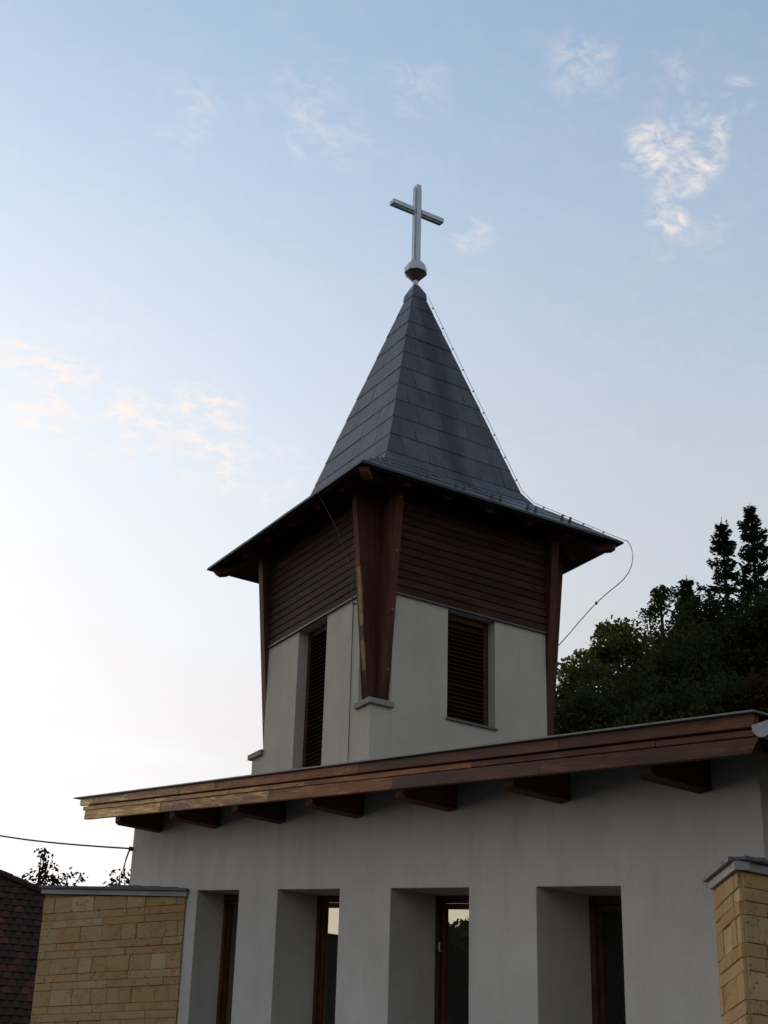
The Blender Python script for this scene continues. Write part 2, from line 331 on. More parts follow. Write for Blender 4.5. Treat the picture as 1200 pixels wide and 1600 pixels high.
class MB:
    """collects boxes, prisms, tubes into one mesh"""
    def __init__(s): s.v = []; s.f = []
    def add(s, v, f):
        k = len(s.v); s.v += [Vector(p) for p in v]; s.f += [tuple(i + k for i in q) for q in f]; return s
    def box(s, a, b):
        x0, y0, z0 = a; x1, y1, z1 = b
        return s.add([(x0, y0, z0), (x1, y0, z0), (x1, y1, z0), (x0, y1, z0), (x0, y0, z1), (x1, y0, z1), (x1, y1, z1), (x0, y1, z1)],
                     [(0, 3, 2, 1), (4, 5, 6, 7), (0, 1, 5, 4), (1, 2, 6, 5), (2, 3, 7, 6), (3, 0, 4, 7)])
    def prism(s, bottom, top):
        n = len(bottom)
        return s.add(list(bottom) + list(top), [tuple(range(n))[::-1], tuple(range(n, 2 * n))] + [(i, (i + 1) % n, n + (i + 1) % n, n + i) for i in range(n)])
    def tube(s, pts, rad, n=6, cap=True):
        pts = [Vector(p) for p in pts]; rs = rad if isinstance(rad, (list, tuple)) else [rad] * len(pts); k0 = len(s.v)
        for i, p in enumerate(pts):
            d = (pts[min(i + 1, len(pts) - 1)] - pts[max(i - 1, 0)]).normalized()
            a = d.cross(Vector((0, 0, 1)))
            if a.length < 1e-3: a = d.cross(Vector((1, 0, 0)))
            a.normalize(); b = d.cross(a)
            for j in range(n):
                t = 2 * math.pi * j / n; s.v.append(p + rs[i] * (math.cos(t) * a + math.sin(t) * b))
        for i in range(len(pts) - 1):
            for j in range(n):
                s.f.append((k0 + i * n + j, k0 + i * n + (j + 1) % n, k0 + (i + 1) * n + (j + 1) % n, k0 + (i + 1) * n + j))
        if cap: s.f.append(tuple(k0 + j for j in range(n))[::-1]); s.f.append(tuple(k0 + (len(pts) - 1) * n + j for j in range(n)))
        return s
    def build(s, name, mat, parent=None, mw=None, smooth=False): return mesh_obj(name, s.v, s.f, mat, parent, mw, smooth)
def frame_mat(p0, xdir, zhint=(0, 0, 1)):
    x = Vector(xdir).normalized(); z = Vector(zhint); y = z.cross(x).normalized(); z = x.cross(y)
    return Matrix(((x.x, y.x, z.x, p0[0]), (x.y, y.y, z.y, p0[1]), (x.z, y.z, z.z, p0[2]), (0, 0, 0, 1)))
def plank(name, p0, p1, w_, t_, mat, parent, zhint=(0, 0, 1), ch=0.006, trim0=0.0, trim1=0.0):
    """board from p0 to p1 (centre line); local x = length, y = thickness t_, z = width w_; long edges chamfered"""
    p0 = Vector(p0); p1 = Vector(p1); ln = (p1 - p0).length; c = (p0 + p1) / 2
    a, b = t_ / 2, w_ / 2
    prof = [(-a + ch, -b), (a - ch, -b), (a, -b + ch), (a, b - ch), (a - ch, b), (-a + ch, b), (-a, b - ch), (-a, -b + ch)]
    m = MB(); m.prism([(-ln / 2 + trim0 * (z < 0), y, z) for y, z in prof], [(ln / 2 - trim1 * (z < 0), y, z) for y, z in prof])
    return m.build(name, mat, parent, frame_mat(c, p1 - p0, zhint))

# ------------------------------------------------------------------ ground and hillside
def hill_h(x, y):
    d = x * 0.77 + y * 0.64
    s = max(0.0, d - 30.0); h = 13.0 * (1 - math.exp(-(s / 42.0) ** 1.5)) + 0.02 * s
    side = 1 / (1 + math.exp(-(x - 0.85 * y + 6) / 7.0))
    # unseen slope added round to the right, raised to shade the church's right-hand faces
    hr = 12.0 * (1 - math.exp(-(max(0.0, x - 19.0) / 20.0) ** 1.5)) / (1 + math.exp(-(0.85 * x - y - 3) / 3.0))
    return max(h * (0.12 + 0.88 * side), hr)
gx = [-600, -300, -150, -80, -40, -20, -5, 5, 15, 22, 28, 34, 40, 46, 52, 58, 64, 72, 82, 95, 120, 160, 220, 320, 600]
gv = []; gf = []
for j, y in enumerate(gx):
    for i, x in enumerate(gx): gv.append((x, y, hill_h(x, y) - 0.01))
n_ = len(gx)
for j in range(n_ - 1):
    for i in range(n_ - 1): gf.append((j * n_ + i, j * n_ + i + 1, (j + 1) * n_ + i + 1, (j + 1) * n_ + i))
props(mesh_obj('ground', gv, gf, 'soil', None, Matrix.Identity(4), True), kind='structure')
props(MB().box((-12, -60, -0.2), (6.0, 60, 0.012)).build('road', 'asphalt'), kind='structure')

# ------------------------------------------------------------------ the church hall (gable wall with four deep windows)
XW = 8.0; YR = 7.793; YL = 18.478; SL = 0.1665
def T(y): return 4.961 + SL * (y - 7.273)          # top of the roof edge along the gable
def head(y): return 4.286 + 0.162 * (y - 9.294)
hall = thing('church_hall', (11.5, 13.1, 0), 'white plastered church hall with sloping eave and four deep windows', 'building')
WIN = [(16.544, 15.524), (14.664, 13.415), (12.504, 11.262), (10.328, 9.294)]   # left to right
ys = [YR] + sorted([v for p in WIN for v in p]) + [YL]
TH = 0.62
def grid_wall(ys, rows, solid):
    """wall in the plane x = XW, thickness TH inwards; rows are functions of y from bottom to top"""
    nx, nz = len(ys), len(rows); v = []; f = []
    for xx in (XW, XW + TH):
        for r_ in rows:
            for y in ys: v.append((xx, y, r_(y)))
    I = lambda s, k, i: s * nx * nz + k * nx + i
    for k in range(nz - 1):
        for i in range(nx - 1):
            if not solid(k, i): continue
            f.append((I(0, k, i), I(0, k, i + 1), I(0, k + 1, i + 1), I(0, k + 1, i))); f.append((I(1, k, i), I(1, k + 1, i), I(1, k + 1, i + 1), I(1, k, i + 1)))
            for (dk, di, a, b) in ((-1, 0, (k, i), (k, i + 1)), (1, 0, (k + 1, i), (k + 1, i + 1)), (0, -1, (k, i), (k + 1, i)), (0, 1, (k, i + 1), (k + 1, i + 1))):
                kk, ii = k + dk, i + di
                if 0 <= kk < nz - 1 and 0 <= ii < nx - 1 and solid(kk, ii): continue
                f.append((I(0, *a), I(0, *b), I(1, *b), I(1, *a)))
    return v, f
v, f = grid_wall(ys, [lambda y: 0.0, lambda y: 1.1, head, lambda y: T(y) - 0.07], lambda k, i: not (k == 1 and i % 2 == 1))
mesh_obj('wall', v, f, 'plaster', hall)
XB = 15.5
m = MB()   # side and back walls
m.prism([(XW + TH, YR, 0), (XB, YR, 0), (XB, YR + .4, 0), (XW + TH, YR + .4, 0)], [(XW + TH, YR, T(YR) - .07), (XB, YR, T(YR) - .07), (XB, YR + .4, T(YR + .4) - .07), (XW + TH, YR + .4, T(YR + .4) - .07)])
CX0, CX1, CZ0, CZ1 = 10.45, 13.45, 5.52, 6.38     # strip window high in the far side wall, seen through the panes
def side_piece(x0, x1, z0, z1):
    t0, t1 = (T(YL - .4) - .07, T(YL) - .07) if z1 is None else (z1, z1)
    m.prism([(x0, YL - .4, z0), (x1, YL - .4, z0), (x1, YL, z0), (x0, YL, z0)], [(x0, YL - .4, t0), (x1, YL - .4, t0), (x1, YL, t1), (x0, YL, t1)])
side_piece(XW + TH, CX0, 0, None); side_piece(CX0, CX1, 0, CZ0); side_piece(CX0, CX1, CZ1, None); side_piece(CX1, XB, 0, None)
m.prism([(XB, YR, 0), (XB + .4, YR, 0), (XB + .4, YL, 0), (XB, YL, 0)], [(XB, YR, T(YR) - .07), (XB + .4, YR, T(YR) - .07), (XB + .4, YL, T(YL) - .07), (XB, YL, T(YL) - .07)])
m.build('wall', 'plaster', hall)
lin = MB(); yy = YL - .42          # dark panels added over the inner walls so the room behind the panes stays black
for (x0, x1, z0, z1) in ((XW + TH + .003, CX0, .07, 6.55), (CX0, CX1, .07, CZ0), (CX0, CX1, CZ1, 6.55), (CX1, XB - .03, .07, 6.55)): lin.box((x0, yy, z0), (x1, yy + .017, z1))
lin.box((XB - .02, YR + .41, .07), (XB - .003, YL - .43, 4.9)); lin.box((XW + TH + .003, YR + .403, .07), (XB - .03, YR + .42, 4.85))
lin.build('darkening_panels', 'inside', hall)
cf = MB(); y0_, y1_ = YL - .22, YL - .15
for (x0, x1, z0, z1) in ((CX0 + .001, CX0 + .06, CZ0 + .001, CZ1 - .001), (CX1 - .06, CX1 - .001, CZ0 + .001, CZ1 - .001), (CX0 + .06, CX1 - .06, CZ0 + .001, CZ0 + .05), (CX0 + .06, CX1 - .06, CZ1 - .05, CZ1 - .001), (11.9, 11.96, CZ0 + .05, CZ1 - .05)): cf.box((x0, y0_, z0), (x1, y1_, z1))
cf = cf.build('window_frame', 'frame', hall)
for (x0, x1) in ((CX0 + .055, 11.905), (11.955, CX1 - .055)): MB().box((x0, YL - .19, CZ0 + .045), (x1, YL - .184, CZ1 - .045)).build('pane', 'glass', cf)
MB().box((XW + TH, YR + .4, 0.02), (XB, YL - .4, 0.06)).build('floor', 'inside', hall)
# roof deck + thin sheet
XF = 7.24; Y0R, Y1R = 7.02, 18.60
def slab(x0, x1, y0, y1, dz0, dz1): return [(x0, y0, T(y0) + dz0), (x1, y0, T(y0) + dz0), (x1, y1, T(y1) + dz0), (x0, y1, T(y1) + dz0)], [(x0, y0, T(y0) + dz1), (x1, y0, T(y0) + dz1), (x1, y1, T(y1) + dz1), (x0, y1, T(y1) + dz1)]
MB().prism(*slab(XF - .045, XB + .9, Y0R, Y1R, -.022, -.010)).build('roof_sheet', 'roof_zinc', hall)
MB().prism(*slab(XF + .10, XB + .85, Y0R + .05, Y1R - .08, -.066, -.024)).build('soffit', 'soffit', hall)
# three stepped fascia boards, each made of butted planks
fas = MB().prism(*slab(XF + .085, XF + .115, Y0R + .10, Y1R - .2, -.27, -.068)).build('fascia', 'fascia', hall)
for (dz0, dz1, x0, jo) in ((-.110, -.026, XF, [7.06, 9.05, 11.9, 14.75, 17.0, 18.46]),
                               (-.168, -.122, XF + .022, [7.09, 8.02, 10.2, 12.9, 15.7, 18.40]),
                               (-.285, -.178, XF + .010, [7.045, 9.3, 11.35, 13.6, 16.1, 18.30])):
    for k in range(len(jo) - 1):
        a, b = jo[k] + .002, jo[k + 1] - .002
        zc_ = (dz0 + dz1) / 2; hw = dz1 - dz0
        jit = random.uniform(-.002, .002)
        ym = (a + b) / 2; mat = 'fascia_worn' if ym > 16.6 else 'fascia_half' if ym > 14.0 else 'fascia_mid' if ym > 11.5 else 'fascia'  # graded by wear; weaker light towards the right is darkened into the colours too
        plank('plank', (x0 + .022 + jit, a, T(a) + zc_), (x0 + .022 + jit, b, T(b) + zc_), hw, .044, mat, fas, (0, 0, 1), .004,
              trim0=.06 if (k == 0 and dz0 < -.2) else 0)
# purlin ends
for y in (8.33, 9.93, 11.51, 13.09, 14.64, 16.16, 17.69):
    m = MB(); x0 = 7.43; x1 = 8.25; b = T(y) - .335; t = T(y) - .075
    pr = [(x0, b + .03), (x0 + .035, b + .004), (x1, b - .012), (x1, t), (x0, t)]
    m.prism([(x, y - .065, z) for x, z in pr], [(x, y + .065, z) for x, z in pr]); c = Vector((7.84, y, (b + t) / 2))
    for i, q in enumerate(m.v): m.v[i] = q - c
    m.build('purlin', 'rafter', hall, Matrix.Translation(c))
# windows
def window(yl, yr, curtain, dep):
    xf = XW + dep; fw_, ft = 0.062, 0.07
    hm = head((yl + yr) / 2); zb = 1.1
    hl, hr = head(yl), head(yr)
    m = MB()
    def bar(poly, x0=xf, x1=xf + ft): m.prism([(x0, y, z) for y, z in poly], [(x1, y, z) for y, z in poly])
    bar([(yl - .001, zb), (yl - fw_, zb), (yl - fw_, head(yl - fw_) - .001), (yl - .001, hl - .001)])
    bar([(yr + fw_, zb), (yr + .001, zb), (yr + .001, hr - .001), (yr + fw_, head(yr + fw_) - .001)])
    bar([(yl - fw_, head(yl - fw_) - fw_), (yr + fw_, head(yr + fw_) - fw_), (yr + fw_, head(yr + fw_) - .001), (yl - fw_, head(yl - fw_) - .001)])
    bar([(yl - fw_, zb + .001), (yr + fw_, zb + .001), (yr + fw_, zb + .09), (yl - fw_, zb + .09)])
    fr = m.build('window_frame', 'frame', hall)
    # opening sash inside the frame
    m = MB(); a, b = yl - fw_ - .006, yr + fw_ + .006; sw = .05; q0, q1 = xf + .030, xf + .066
    H = lambda y: head(y) - fw_ - .006
    for poly in ([(a, zb + .096), (a - sw, zb + .096), (a - sw, H(a - sw)), (a, H(a))], [(b + sw, zb + .096), (b, zb + .096), (b, H(b)), (b + sw, H(b + sw))],
                 [(a - sw, H(a - sw) - sw), (b + sw, H(b + sw) - sw), (b + sw, H(b + sw)), (a - sw, H(a - sw))], [(a - sw, zb + .096), (b + sw, zb + .096), (b + sw, zb + .17), (a - sw, zb + .17)]):
        m.prism([(q0, y, z) for y, z in poly], [(q1, y, z) for y, z in poly])
    m.build('sash', 'frame', fr)
    m = MB(); poly = [(a - sw + .004, zb + .166), (b + sw - .004, zb + .166), (b + sw - .004, H(b + sw) - sw + .004), (a - sw + .004, H(a - sw) - sw + .004)]
    m.prism([(xf + .046, y, z) for y, z in poly], [(xf + .052, y, z) for y, z in poly]); m.build('pane', 'glass', fr)
    MB().box((XW - .04, yr + .002, 1.075), (xf - .002, yl - .002, 1.097)).build('sill', 'zinc', fr)
    if curtain:
        m = MB(); n = 24; vv = []
        for i in range(n + 1):
            y = a - sw - .05 - (a - b - 2 * sw - .1) * i / n; vv.append((xf + .22 + .03 * math.sin(i * 1.7) + .012 * math.sin(i * 4.1), y))
        ff = [(i, i + 1, n + 2 + i, n + 1 + i) for i in range(n)]
        c = mesh_obj('curtain', [(x, y, zb + .2) for x, y in vv] + [(x + .004, y, H(y) - .1) for x, y in vv], ff, 'curtain', hall, None, True)
    else:
        return fr
    return fr
for i, (a, b) in enumerate(WIN):
    fr = window(a, b, i == 1, (.34, .475, .50, .54)[i])
    if i == 2:   # little metal window catch seen on the third window
        MB().tube([(XW + .49, a - .115, 4.28), (XW + .47, a - .115, 4.28), (XW + .47, a - .115, 4.36)], .009, 6).build('handle', 'wire', fr)
# gutter along the low eave
m = MB(); n = 10; rad = .10; yc, zc2 = 6.955, T(7.02) - .105; x0, x1 = XF - .03, XB + .9
ring = [(yc + rad * math.cos(math.pi + math.pi * i / n), zc2 + rad * math.sin(math.pi + math.pi * i / n)) for i in range(n + 1)]
ring2 = [(yc + (rad - .008) * math.cos(math.pi + math.pi * i / n), zc2 + (rad - .008) * math.sin(math.pi + math.pi * i / n)) for i in range(n + 1)]
prof = ring + ring2[::-1]
for i in range(n):
    q = [ring[i], ring[i + 1], ring2[i + 1], ring2[i]]
    m.prism([(x0, *p) for p in q], [(x1, *p) for p in q])
m.prism([(x0 - .004, *p) for p in ring], [(x0 + .004, *p) for p in ring])
m.build('gutter', 'zinc', hall)

# ------------------------------------------------------------------ bell tower
X0, Y0, W = 10.085, 16.338, 3.095
XC, YC = X0 + W / 2, Y0 + W / 2
NS = 0.305                                   # corner notch
ZCAP, ZCL, ZTOP = 8.12, 9.62, 11.42
tower = thing('bell_tower', (XC, YC, 0), 'white plastered bell tower with brown timber upper part and slate spire', 'tower')
RZ = [Matrix.Translation((XC, YC, 0)) @ Matrix.Rotation(k * math.pi / 2, 4, 'Z') for k in range(4)]
H2 = W / 2
# side k=0: faces -Y (right face in the picture); local frame: centre of tower, outward = -y
def side_pts(k, pts): return [RZ[k] @ Vector(p) for p in pts]
WU0, WU1, WZ0 = -H2 + 1.163, -H2 + 1.93, 8.085
sidesill = {0: 8.085, 3: 6.9, 1: 8.085, 2: 8.085}
for k in range(4):
    # wall slab with window opening, from notch to notch (for k=3 the window runs down behind the roof edge)
    zs = sidesill[k]
    u = [-H2 + NS, WU0, WU1, H2 - NS]; zrow = [6.45, zs, ZCL, ZTOP]
    vv = []; ff = []
    for yy in (-H2, -H2 + NS):
        for z in zrow:
            for uu in u: vv.append((uu, yy, z))
    I = lambda s, r, i: s * 16 + r * 4 + i
    sol = lambda r, i: 0 <= r < 3 and 0 <= i < 3 and not (r == 1 and i == 1)
    for r in range(3):
        for i in range(3):
            if not sol(r, i): continue
            ff += [(I(0, r, i), I(0, r, i + 1), I(0, r + 1, i + 1), I(0, r + 1, i)), (I(1, r, i), I(1, r + 1, i), I(1, r + 1, i + 1), I(1, r, i + 1))]
            for dr, di, a, b in ((-1, 0, (r, i), (r, i + 1)), (1, 0, (r + 1, i), (r + 1, i + 1)), (0, -1, (r, i), (r + 1, i)), (0, 1, (r, i + 1), (r + 1, i + 1))):
                if not sol(r + dr, i + di): ff.append((I(0, *a), I(0, *b), I(1, *b), I(1, *a)))
    mesh_obj('wall', side_pts(k, vv), ff, 'tower_plaster', tower)
    # corner below the ledge
    MB().box((-H2, -H2, 0 if k > 1 else 6.45), (-H2 + NS, -H2 + NS, ZCAP - .08)).build('corner_pier', 'tower_plaster', tower, RZ[k])
    led = MB().prism([(-H2 - .05, -H2 - .05, ZCAP - .08), (-H2 + NS + .02, -H2 - .05, ZCAP - .08), (-H2 + NS + .02, -H2 - .001, ZCAP - .08), (-H2 + NS - .001, -H2 - .001, ZCAP - .08), (-H2 + NS - .001, -H2 + NS - .001, ZCAP - .08), (-H2 - .001, -H2 + NS - .001, ZCAP - .08), (-H2 - .001, -H2 + NS + .02, ZCAP - .08), (-H2 - .05, -H2 + NS + .02, ZCAP - .08)],
                     [(-H2 - .05, -H2 - .05, ZCAP - .01), (-H2 + NS + .02, -H2 - .05, ZCAP - .01), (-H2 + NS + .02, -H2 - .001, ZCAP), (-H2 + NS - .001, -H2 - .001, ZCAP), (-H2 + NS - .001, -H2 + NS - .001, ZCAP + .01), (-H2 - .001, -H2 + NS - .001, ZCAP), (-H2 - .001, -H2 + NS + .02, ZCAP), (-H2 - .05, -H2 + NS + .02, ZCAP - .01)]).build('ledge', 'ledge', tower, RZ[k])
    # timber corner bracket: two boards in an L, widening upwards
    p0, p1 = .065, -.225      # inset at the foot, outreach at the head
    zb, zt = ZCAP + .012, 11.19; tb = .115; s_ = -H2 + NS - .002
    br = MB().prism([(s_ - .03, s_ - .03, zb), (s_, s_ - .03, zb), (s_, s_, zb), (s_ - .03, s_, zb)], [(s_ - .03, s_ - .03, zt), (s_, s_ - .03, zt), (s_, s_, zt), (s_ - .03, s_, zt)]).build('corner_bracket', 'bracket', tower, RZ[k])
    worn = 'bracket'
    def tapered(nm, along_y, off, thk, lo, hi, mat, sub):
        """board hugging the notch; off = distance from the notch side, reaching outwards to lo at the foot and hi at the head"""
        a0, a1 = s_ - off - thk, s_ - off; inner = s_ - (.032 if sub else 0)
        if along_y:
            q = lambda o_, z: [(a0, -H2 + o_, z), (a1, -H2 + o_, z), (a1, inner, z), (a0, inner, z)]
        else:
            q = lambda o_, z: [(-H2 + o_, a0, z), (inner, a0, z), (inner, a1, z), (-H2 + o_, a1, z)]
        c = Vector((0, 0, (zb + zt) / 2)); pts = q(lo, zb) + q(hi, zt)
        rot = Matrix.Rotation(-math.pi / 2, 4, 'Y'); mb = MB(); mb.prism(pts[:4], pts[4:])
        cc = sum(mb.v, Vector()) / 8; fr_ = Matrix.Translation(cc) @ rot; inv_ = fr_.inverted()
        mb.v = [inv_ @ q_ for q_ in mb.v]
        mb.build(nm, mat, br, RZ[k] @ fr_)
    tapered('board', True, 0.0, tb, p0, p1, 'bracket', False)
    tapered('board', False, 0.0, tb, p0, p1, worn, False)
    if k == 0:      # bare wood where the paint has split off along the outer edge
        for za_, zb2, wv in ((8.55, 8.95, .014), (9.15, 9.95, .020)):
            n_c = 9; mbc = MB(); ring_ = []
            for i in range(n_c):
                f_ = i / (n_c - 1); z_ = za_ + (zb2 - za_) * f_; o_ = p0 + (p1 - p0) * (z_ - zb) / (zt - zb)
                wd = wv * math.sin(math.pi * f_) ** .6 * (1 + .35 * math.sin(i * 2.7)); ring_.append((o_, z_, wd))
            vv_ = []
            for o_, z_, wd in ring_: vv_ += [(-H2 + o_ - .003, s_ - tb - .003, z_), (-H2 + o_ - .003, s_ - tb * .35, z_), (-H2 + o_ + wd, s_ - tb - .003, z_)]
            ff_ = []
            for i in range(n_c - 1): ff_ += [(3 * i, 3 * i + 1, 3 * i + 4, 3 * i + 3), (3 * i, 3 * i + 3, 3 * i + 5, 3 * i + 2)]
            mbc.v = [Vector(q_) for q_ in vv_]; mbc.f = ff_; mbc.build('bare_edge', 'bare_wood', br, RZ[k])
    for bz in (8.55, 9.35, 10.15, 10.9):      # bolts on the board edges
        o_ = p0 + (p1 - p0) * (bz - zb) / (zt - zb)
        MB().tube([(s_ - .05, -H2 + o_ + .01, bz), (s_ - .05, -H2 + o_ - .012, bz)], .013, 8).build('bolt', 'zinc', br, RZ[k])
    # horizontal cladding boards
    nb = 16; bh = (ZTOP - ZCL) / nb
    for i in range(nb):
        z0 = ZCL + i * bh; t0 = .028 + random.uniform(-.002, .002)
        mb = MB(); hu = H2 - NS - .001
        pr = [(-H2 - t0, z0 + .008), (-H2 - t0 + .006, z0), (-H2 - .001, z0), (-H2 - .001, z0 + bh - .004), (-H2 - t0 + .014, z0 + bh - .004), (-H2 - t0, z0 + bh - .018)]
        c = Vector((0, -H2, z0 + bh / 2))
        mb.prism([(-hu - c.x, y - c.y, z - c.z) for y, z in pr], [(hu - c.x, y - c.y, z - c.z) for y, z in pr])
        mb.build('cladding_board', 'cladding', tower, RZ[k] @ Matrix.Translation(c))
    MB().box((-H2 + NS, -H2 - .04, ZCL - .022), (H2 - NS, -H2 - .002, ZCL - .002)).build('drip_strip', 'dark_sheet', tower, RZ[k])
    # louvred sound window
    dp = .15; f_ = .075; fr = MB()
    fr.box((WU0 + .001, -H2 + dp, zs + .001), (WU0 + f_, -H2 + dp + .08, ZCL - .03)); fr.box((WU1 - f_, -H2 + dp, zs + .001), (WU1 - .001, -H2 + dp + .08, ZCL - .03))
    fr.box((WU0 + f_, -H2 + dp, ZCL - .03 - f_), (WU1 - f_, -H2 + dp + .08, ZCL - .03)); fr.box((WU0 + f_, -H2 + dp, zs + .001), (WU1 - f_, -H2 + dp + .08, zs + f_))
    fr = fr.build('louvre_frame', 'frame', tower, RZ[k])
    MB().box((WU0 + .005, -H2 + dp + .083, zs + .005), (WU1 - .005, -H2 + dp + .10, ZCL - .03)).build('back_board', 'soffit', fr, RZ[k])
    z = zs + f_ + .02; st = .0575
    mb = MB().prism([(-(WU1 - WU0) / 2 + f_ + .001, a, b) for a, b in ((-.036, -.022), (-.030, -.030), (.034, .020), (.028, .028))], [((WU1 - WU0) / 2 - f_ - .001, a, b) for a, b in ((-.036, -.022), (-.030, -.030), (.034, .020), (.028, .028))])
    sl_me = None
    while z < ZCL - .03 - f_ - .02:
        mw = RZ[k] @ Matrix.Translation(((WU0 + WU1) / 2, -H2 + dp + .04, z))
        if sl_me is None: sl_o = mb.build('slat', 'cladding', fr, mw); sl_me = sl_o.data
        else: instance('slat', sl_me, fr, mw)
        z += st
    MB().box((WU0 - .02, -H2 - .035, zs - .028), (WU1 + .02, -H2 + dp, zs - .001)).build('sill', 'dark_sheet', fr, RZ[k])

# spire: flared slate roof in four faces
EH, EZ = 2.165, 11.014
LEV = [(2.165, 11.014), (1.27, 11.695), (1.145, 11.90), (0.10, 15.44)]
spire = MB()
core = [(h - .022, z - .010) for h, z in LEV]
for (h0, z0), (h1, z1) in zip(core, core[1:]):
    for k in range(4):
        q = side_pts(k, [(-h0, -h0, z0), (h0, -h0, z0), (h1, -h1, z1), (-h1, -h1, z1)]); spire.add(q, [(0, 1, 2, 3)])
spire = spire.build('spire', 'slate', tower)
nsl = 0
for k in range(4):
    for seg, (nc, wid) in zip(range(3), ((3, .50), (1, .44), (10, .43))):
        (h0, z0), (h1, z1) = LEV[seg], LEV[seg + 1]
        nv = Vector((0, -(z1 - z0), -(h0 - h1))).normalized(); nv = Vector((0, -abs(nv.y), abs(nv.z)))
        for c in range(nc):
            fa, fb = c / nc, (c + 1) / nc
            ha, za = h0 + (h1 - h0) * fa, z0 + (z1 - z0) * fa; hb, zb_ = h0 + (h1 - h0) * fb, z0 + (z1 - z0) * fb
            off = (((c + seg) % 2) * .5 + .12 * math.sin(c * 2.3 + k)) * wid
            us = [-ha]; u_ = -math.ceil(ha / wid) * wid + off - wid
            while u_ < ha:
                if u_ > -ha + .10 and u_ < ha - .10: us.append(u_)
                u_ += wid
            us.append(ha)
            for i in range(len(us) - 1):
                a, b = us[i], us[i + 1]; g = .004
                at, bt = max(a, -hb), min(b, hb)
                if i == 0: at = -hb
                if i == len(us) - 2: bt = hb
                if bt - at < .02: at = bt = max(-hb, min(hb, (a + b) / 2)); at -= .005; bt += .005
                lo, hi = .009 + random.uniform(-.001, .003), .003
                P = lambda u_, h, z, o: Vector((u_, -h, z)) + nv * o
                ga, gb = (0 if i == 0 else g), (0 if i == len(us) - 2 else g)
                top = [P(a + ga, ha, za, lo), P(b - gb, ha, za, lo), P(bt - gb * .5, hb, zb_, hi), P(at + ga * .5, hb, zb_, hi)]
                bot = [P(a + ga, ha, za, lo - .009), P(b - gb, ha, za, lo - .009), P(bt - gb * .5, hb, zb_, hi - .009), P(at + ga * .5, hb, zb_, hi - .009)]
                mb = MB().prism(side_pts(k, bot), side_pts(k, top)); mb.build('slate', 'slate', spire); nsl += 1
print('slates', nsl)
# eave: dark edge sheet, soffit boarding, rafters
mb = MB()
for k in range(4):
    o1, i1 = EH + .012, EH - .05
    mb.prism(side_pts(k, [(-o1, -o1, EZ - .028), (o1, -o1, EZ - .028), (i1, -i1, EZ - .028), (-i1, -i1, EZ - .028)]), side_pts(k, [(-o1, -o1, EZ - .001), (o1, -o1, EZ - .001), (i1, -i1, EZ + .02), (-i1, -i1, EZ + .02)]))
mb.build('eave_edge', 'black_sheet', tower)
slope = (LEV[1][1] - LEV[0][1]) / (LEV[0][0] - LEV[1][0])
mb = MB(); ho, hi_ = EH - .05, H2 - .2
for k in range(4):
    zo = EZ - .04; zi = zo + slope * (ho - hi_)
    mb.prism(side_pts(k, [(-ho, -ho, zo), (ho, -ho, zo), (hi_, -hi_, zi), (-hi_, -hi_, zi)]), side_pts(k, [(-ho, -ho, zo + .02), (ho, -ho, zo + .02), (hi_, -hi_, zi + .02), (-hi_, -hi_, zi + .02)]))
mb.build('soffit', 'soffit', tower)
for k in range(4):
    for u in (-1.35, -.68, 0.0, .68, 1.35):
        ro, ri = EH - .17, H2 - .1; zo = EZ - .05 + slope * .12; zi = zo + slope * (ro - ri)
        pr = [(-ro, zo), (-ro, zo - .075), (-ro + .05, zo - .095), (-ri, zi - .12), (-ri, zi)]
        mb = MB().prism([(u - .05, y, z) for y, z in pr], [(u + .05, y, z) for y, z in pr]); mb.build('rafter', 'rafter', tower, RZ[k])
    # hip rafter on the diagonal, rounded nose
    ro, ri = EH - .07, H2 - .2; zo = EZ - .045; zi = zo + slope * (ro - ri); d = .06 / math.sqrt(2)
    pr = [(ro, zo), (ro - .01, zo - .05), (ro - .05, zo - .085), (ro - .12, zo - .085), (ro - .18, zo - .06), (ri, zi - .10), (ri, zi)]
    mb = MB().prism([(-a + d, -a - d, z) for a, z in pr], [(-a - d, -a + d, z) for a, z in pr]); mb.build('hip_rafter', 'rafter', tower, RZ[k])
# snow guards on the skirt: pairs of small hooks
for k in range(2):
    for u in (-1.70, -1.10, -.50, .10, .70, 1.30):
        h = EH - .16; z = EZ + slope * .16 + .012
        for du in (-.07, .07):
            mb = MB().prism([(u + du - .014, y, q) for y, q in ((-h, z), (-h + .05, z + .03), (-h + .004, z + .10), (-h, z + .10))], [(u + du + .014, y, q) for y, q in ((-h, z), (-h + .05, z + .03), (-h + .004, z + .10), (-h, z + .10))])
            mb.build('snow_guard', 'dark_sheet', tower, RZ[k])
# metal hood at the tip
mb = MB()
for (h0, z0), (h1, z1) in zip([(.135, 15.36), (.125, 15.47), (.055, 15.62)], [(.125, 15.47), (.055, 15.62), (.03, 15.66)]):
    mb.prism([(XC - h0, YC - h0, z0), (XC + h0, YC - h0, z0), (XC + h0, YC + h0, z0), (XC - h0, YC + h0, z0)], [(XC - h1, YC - h1, z1), (XC + h1, YC - h1, z1), (XC + h1, YC + h1, z1), (XC - h1, YC + h1, z1)])
mb.build('spire_hood', 'dark_sheet', tower)

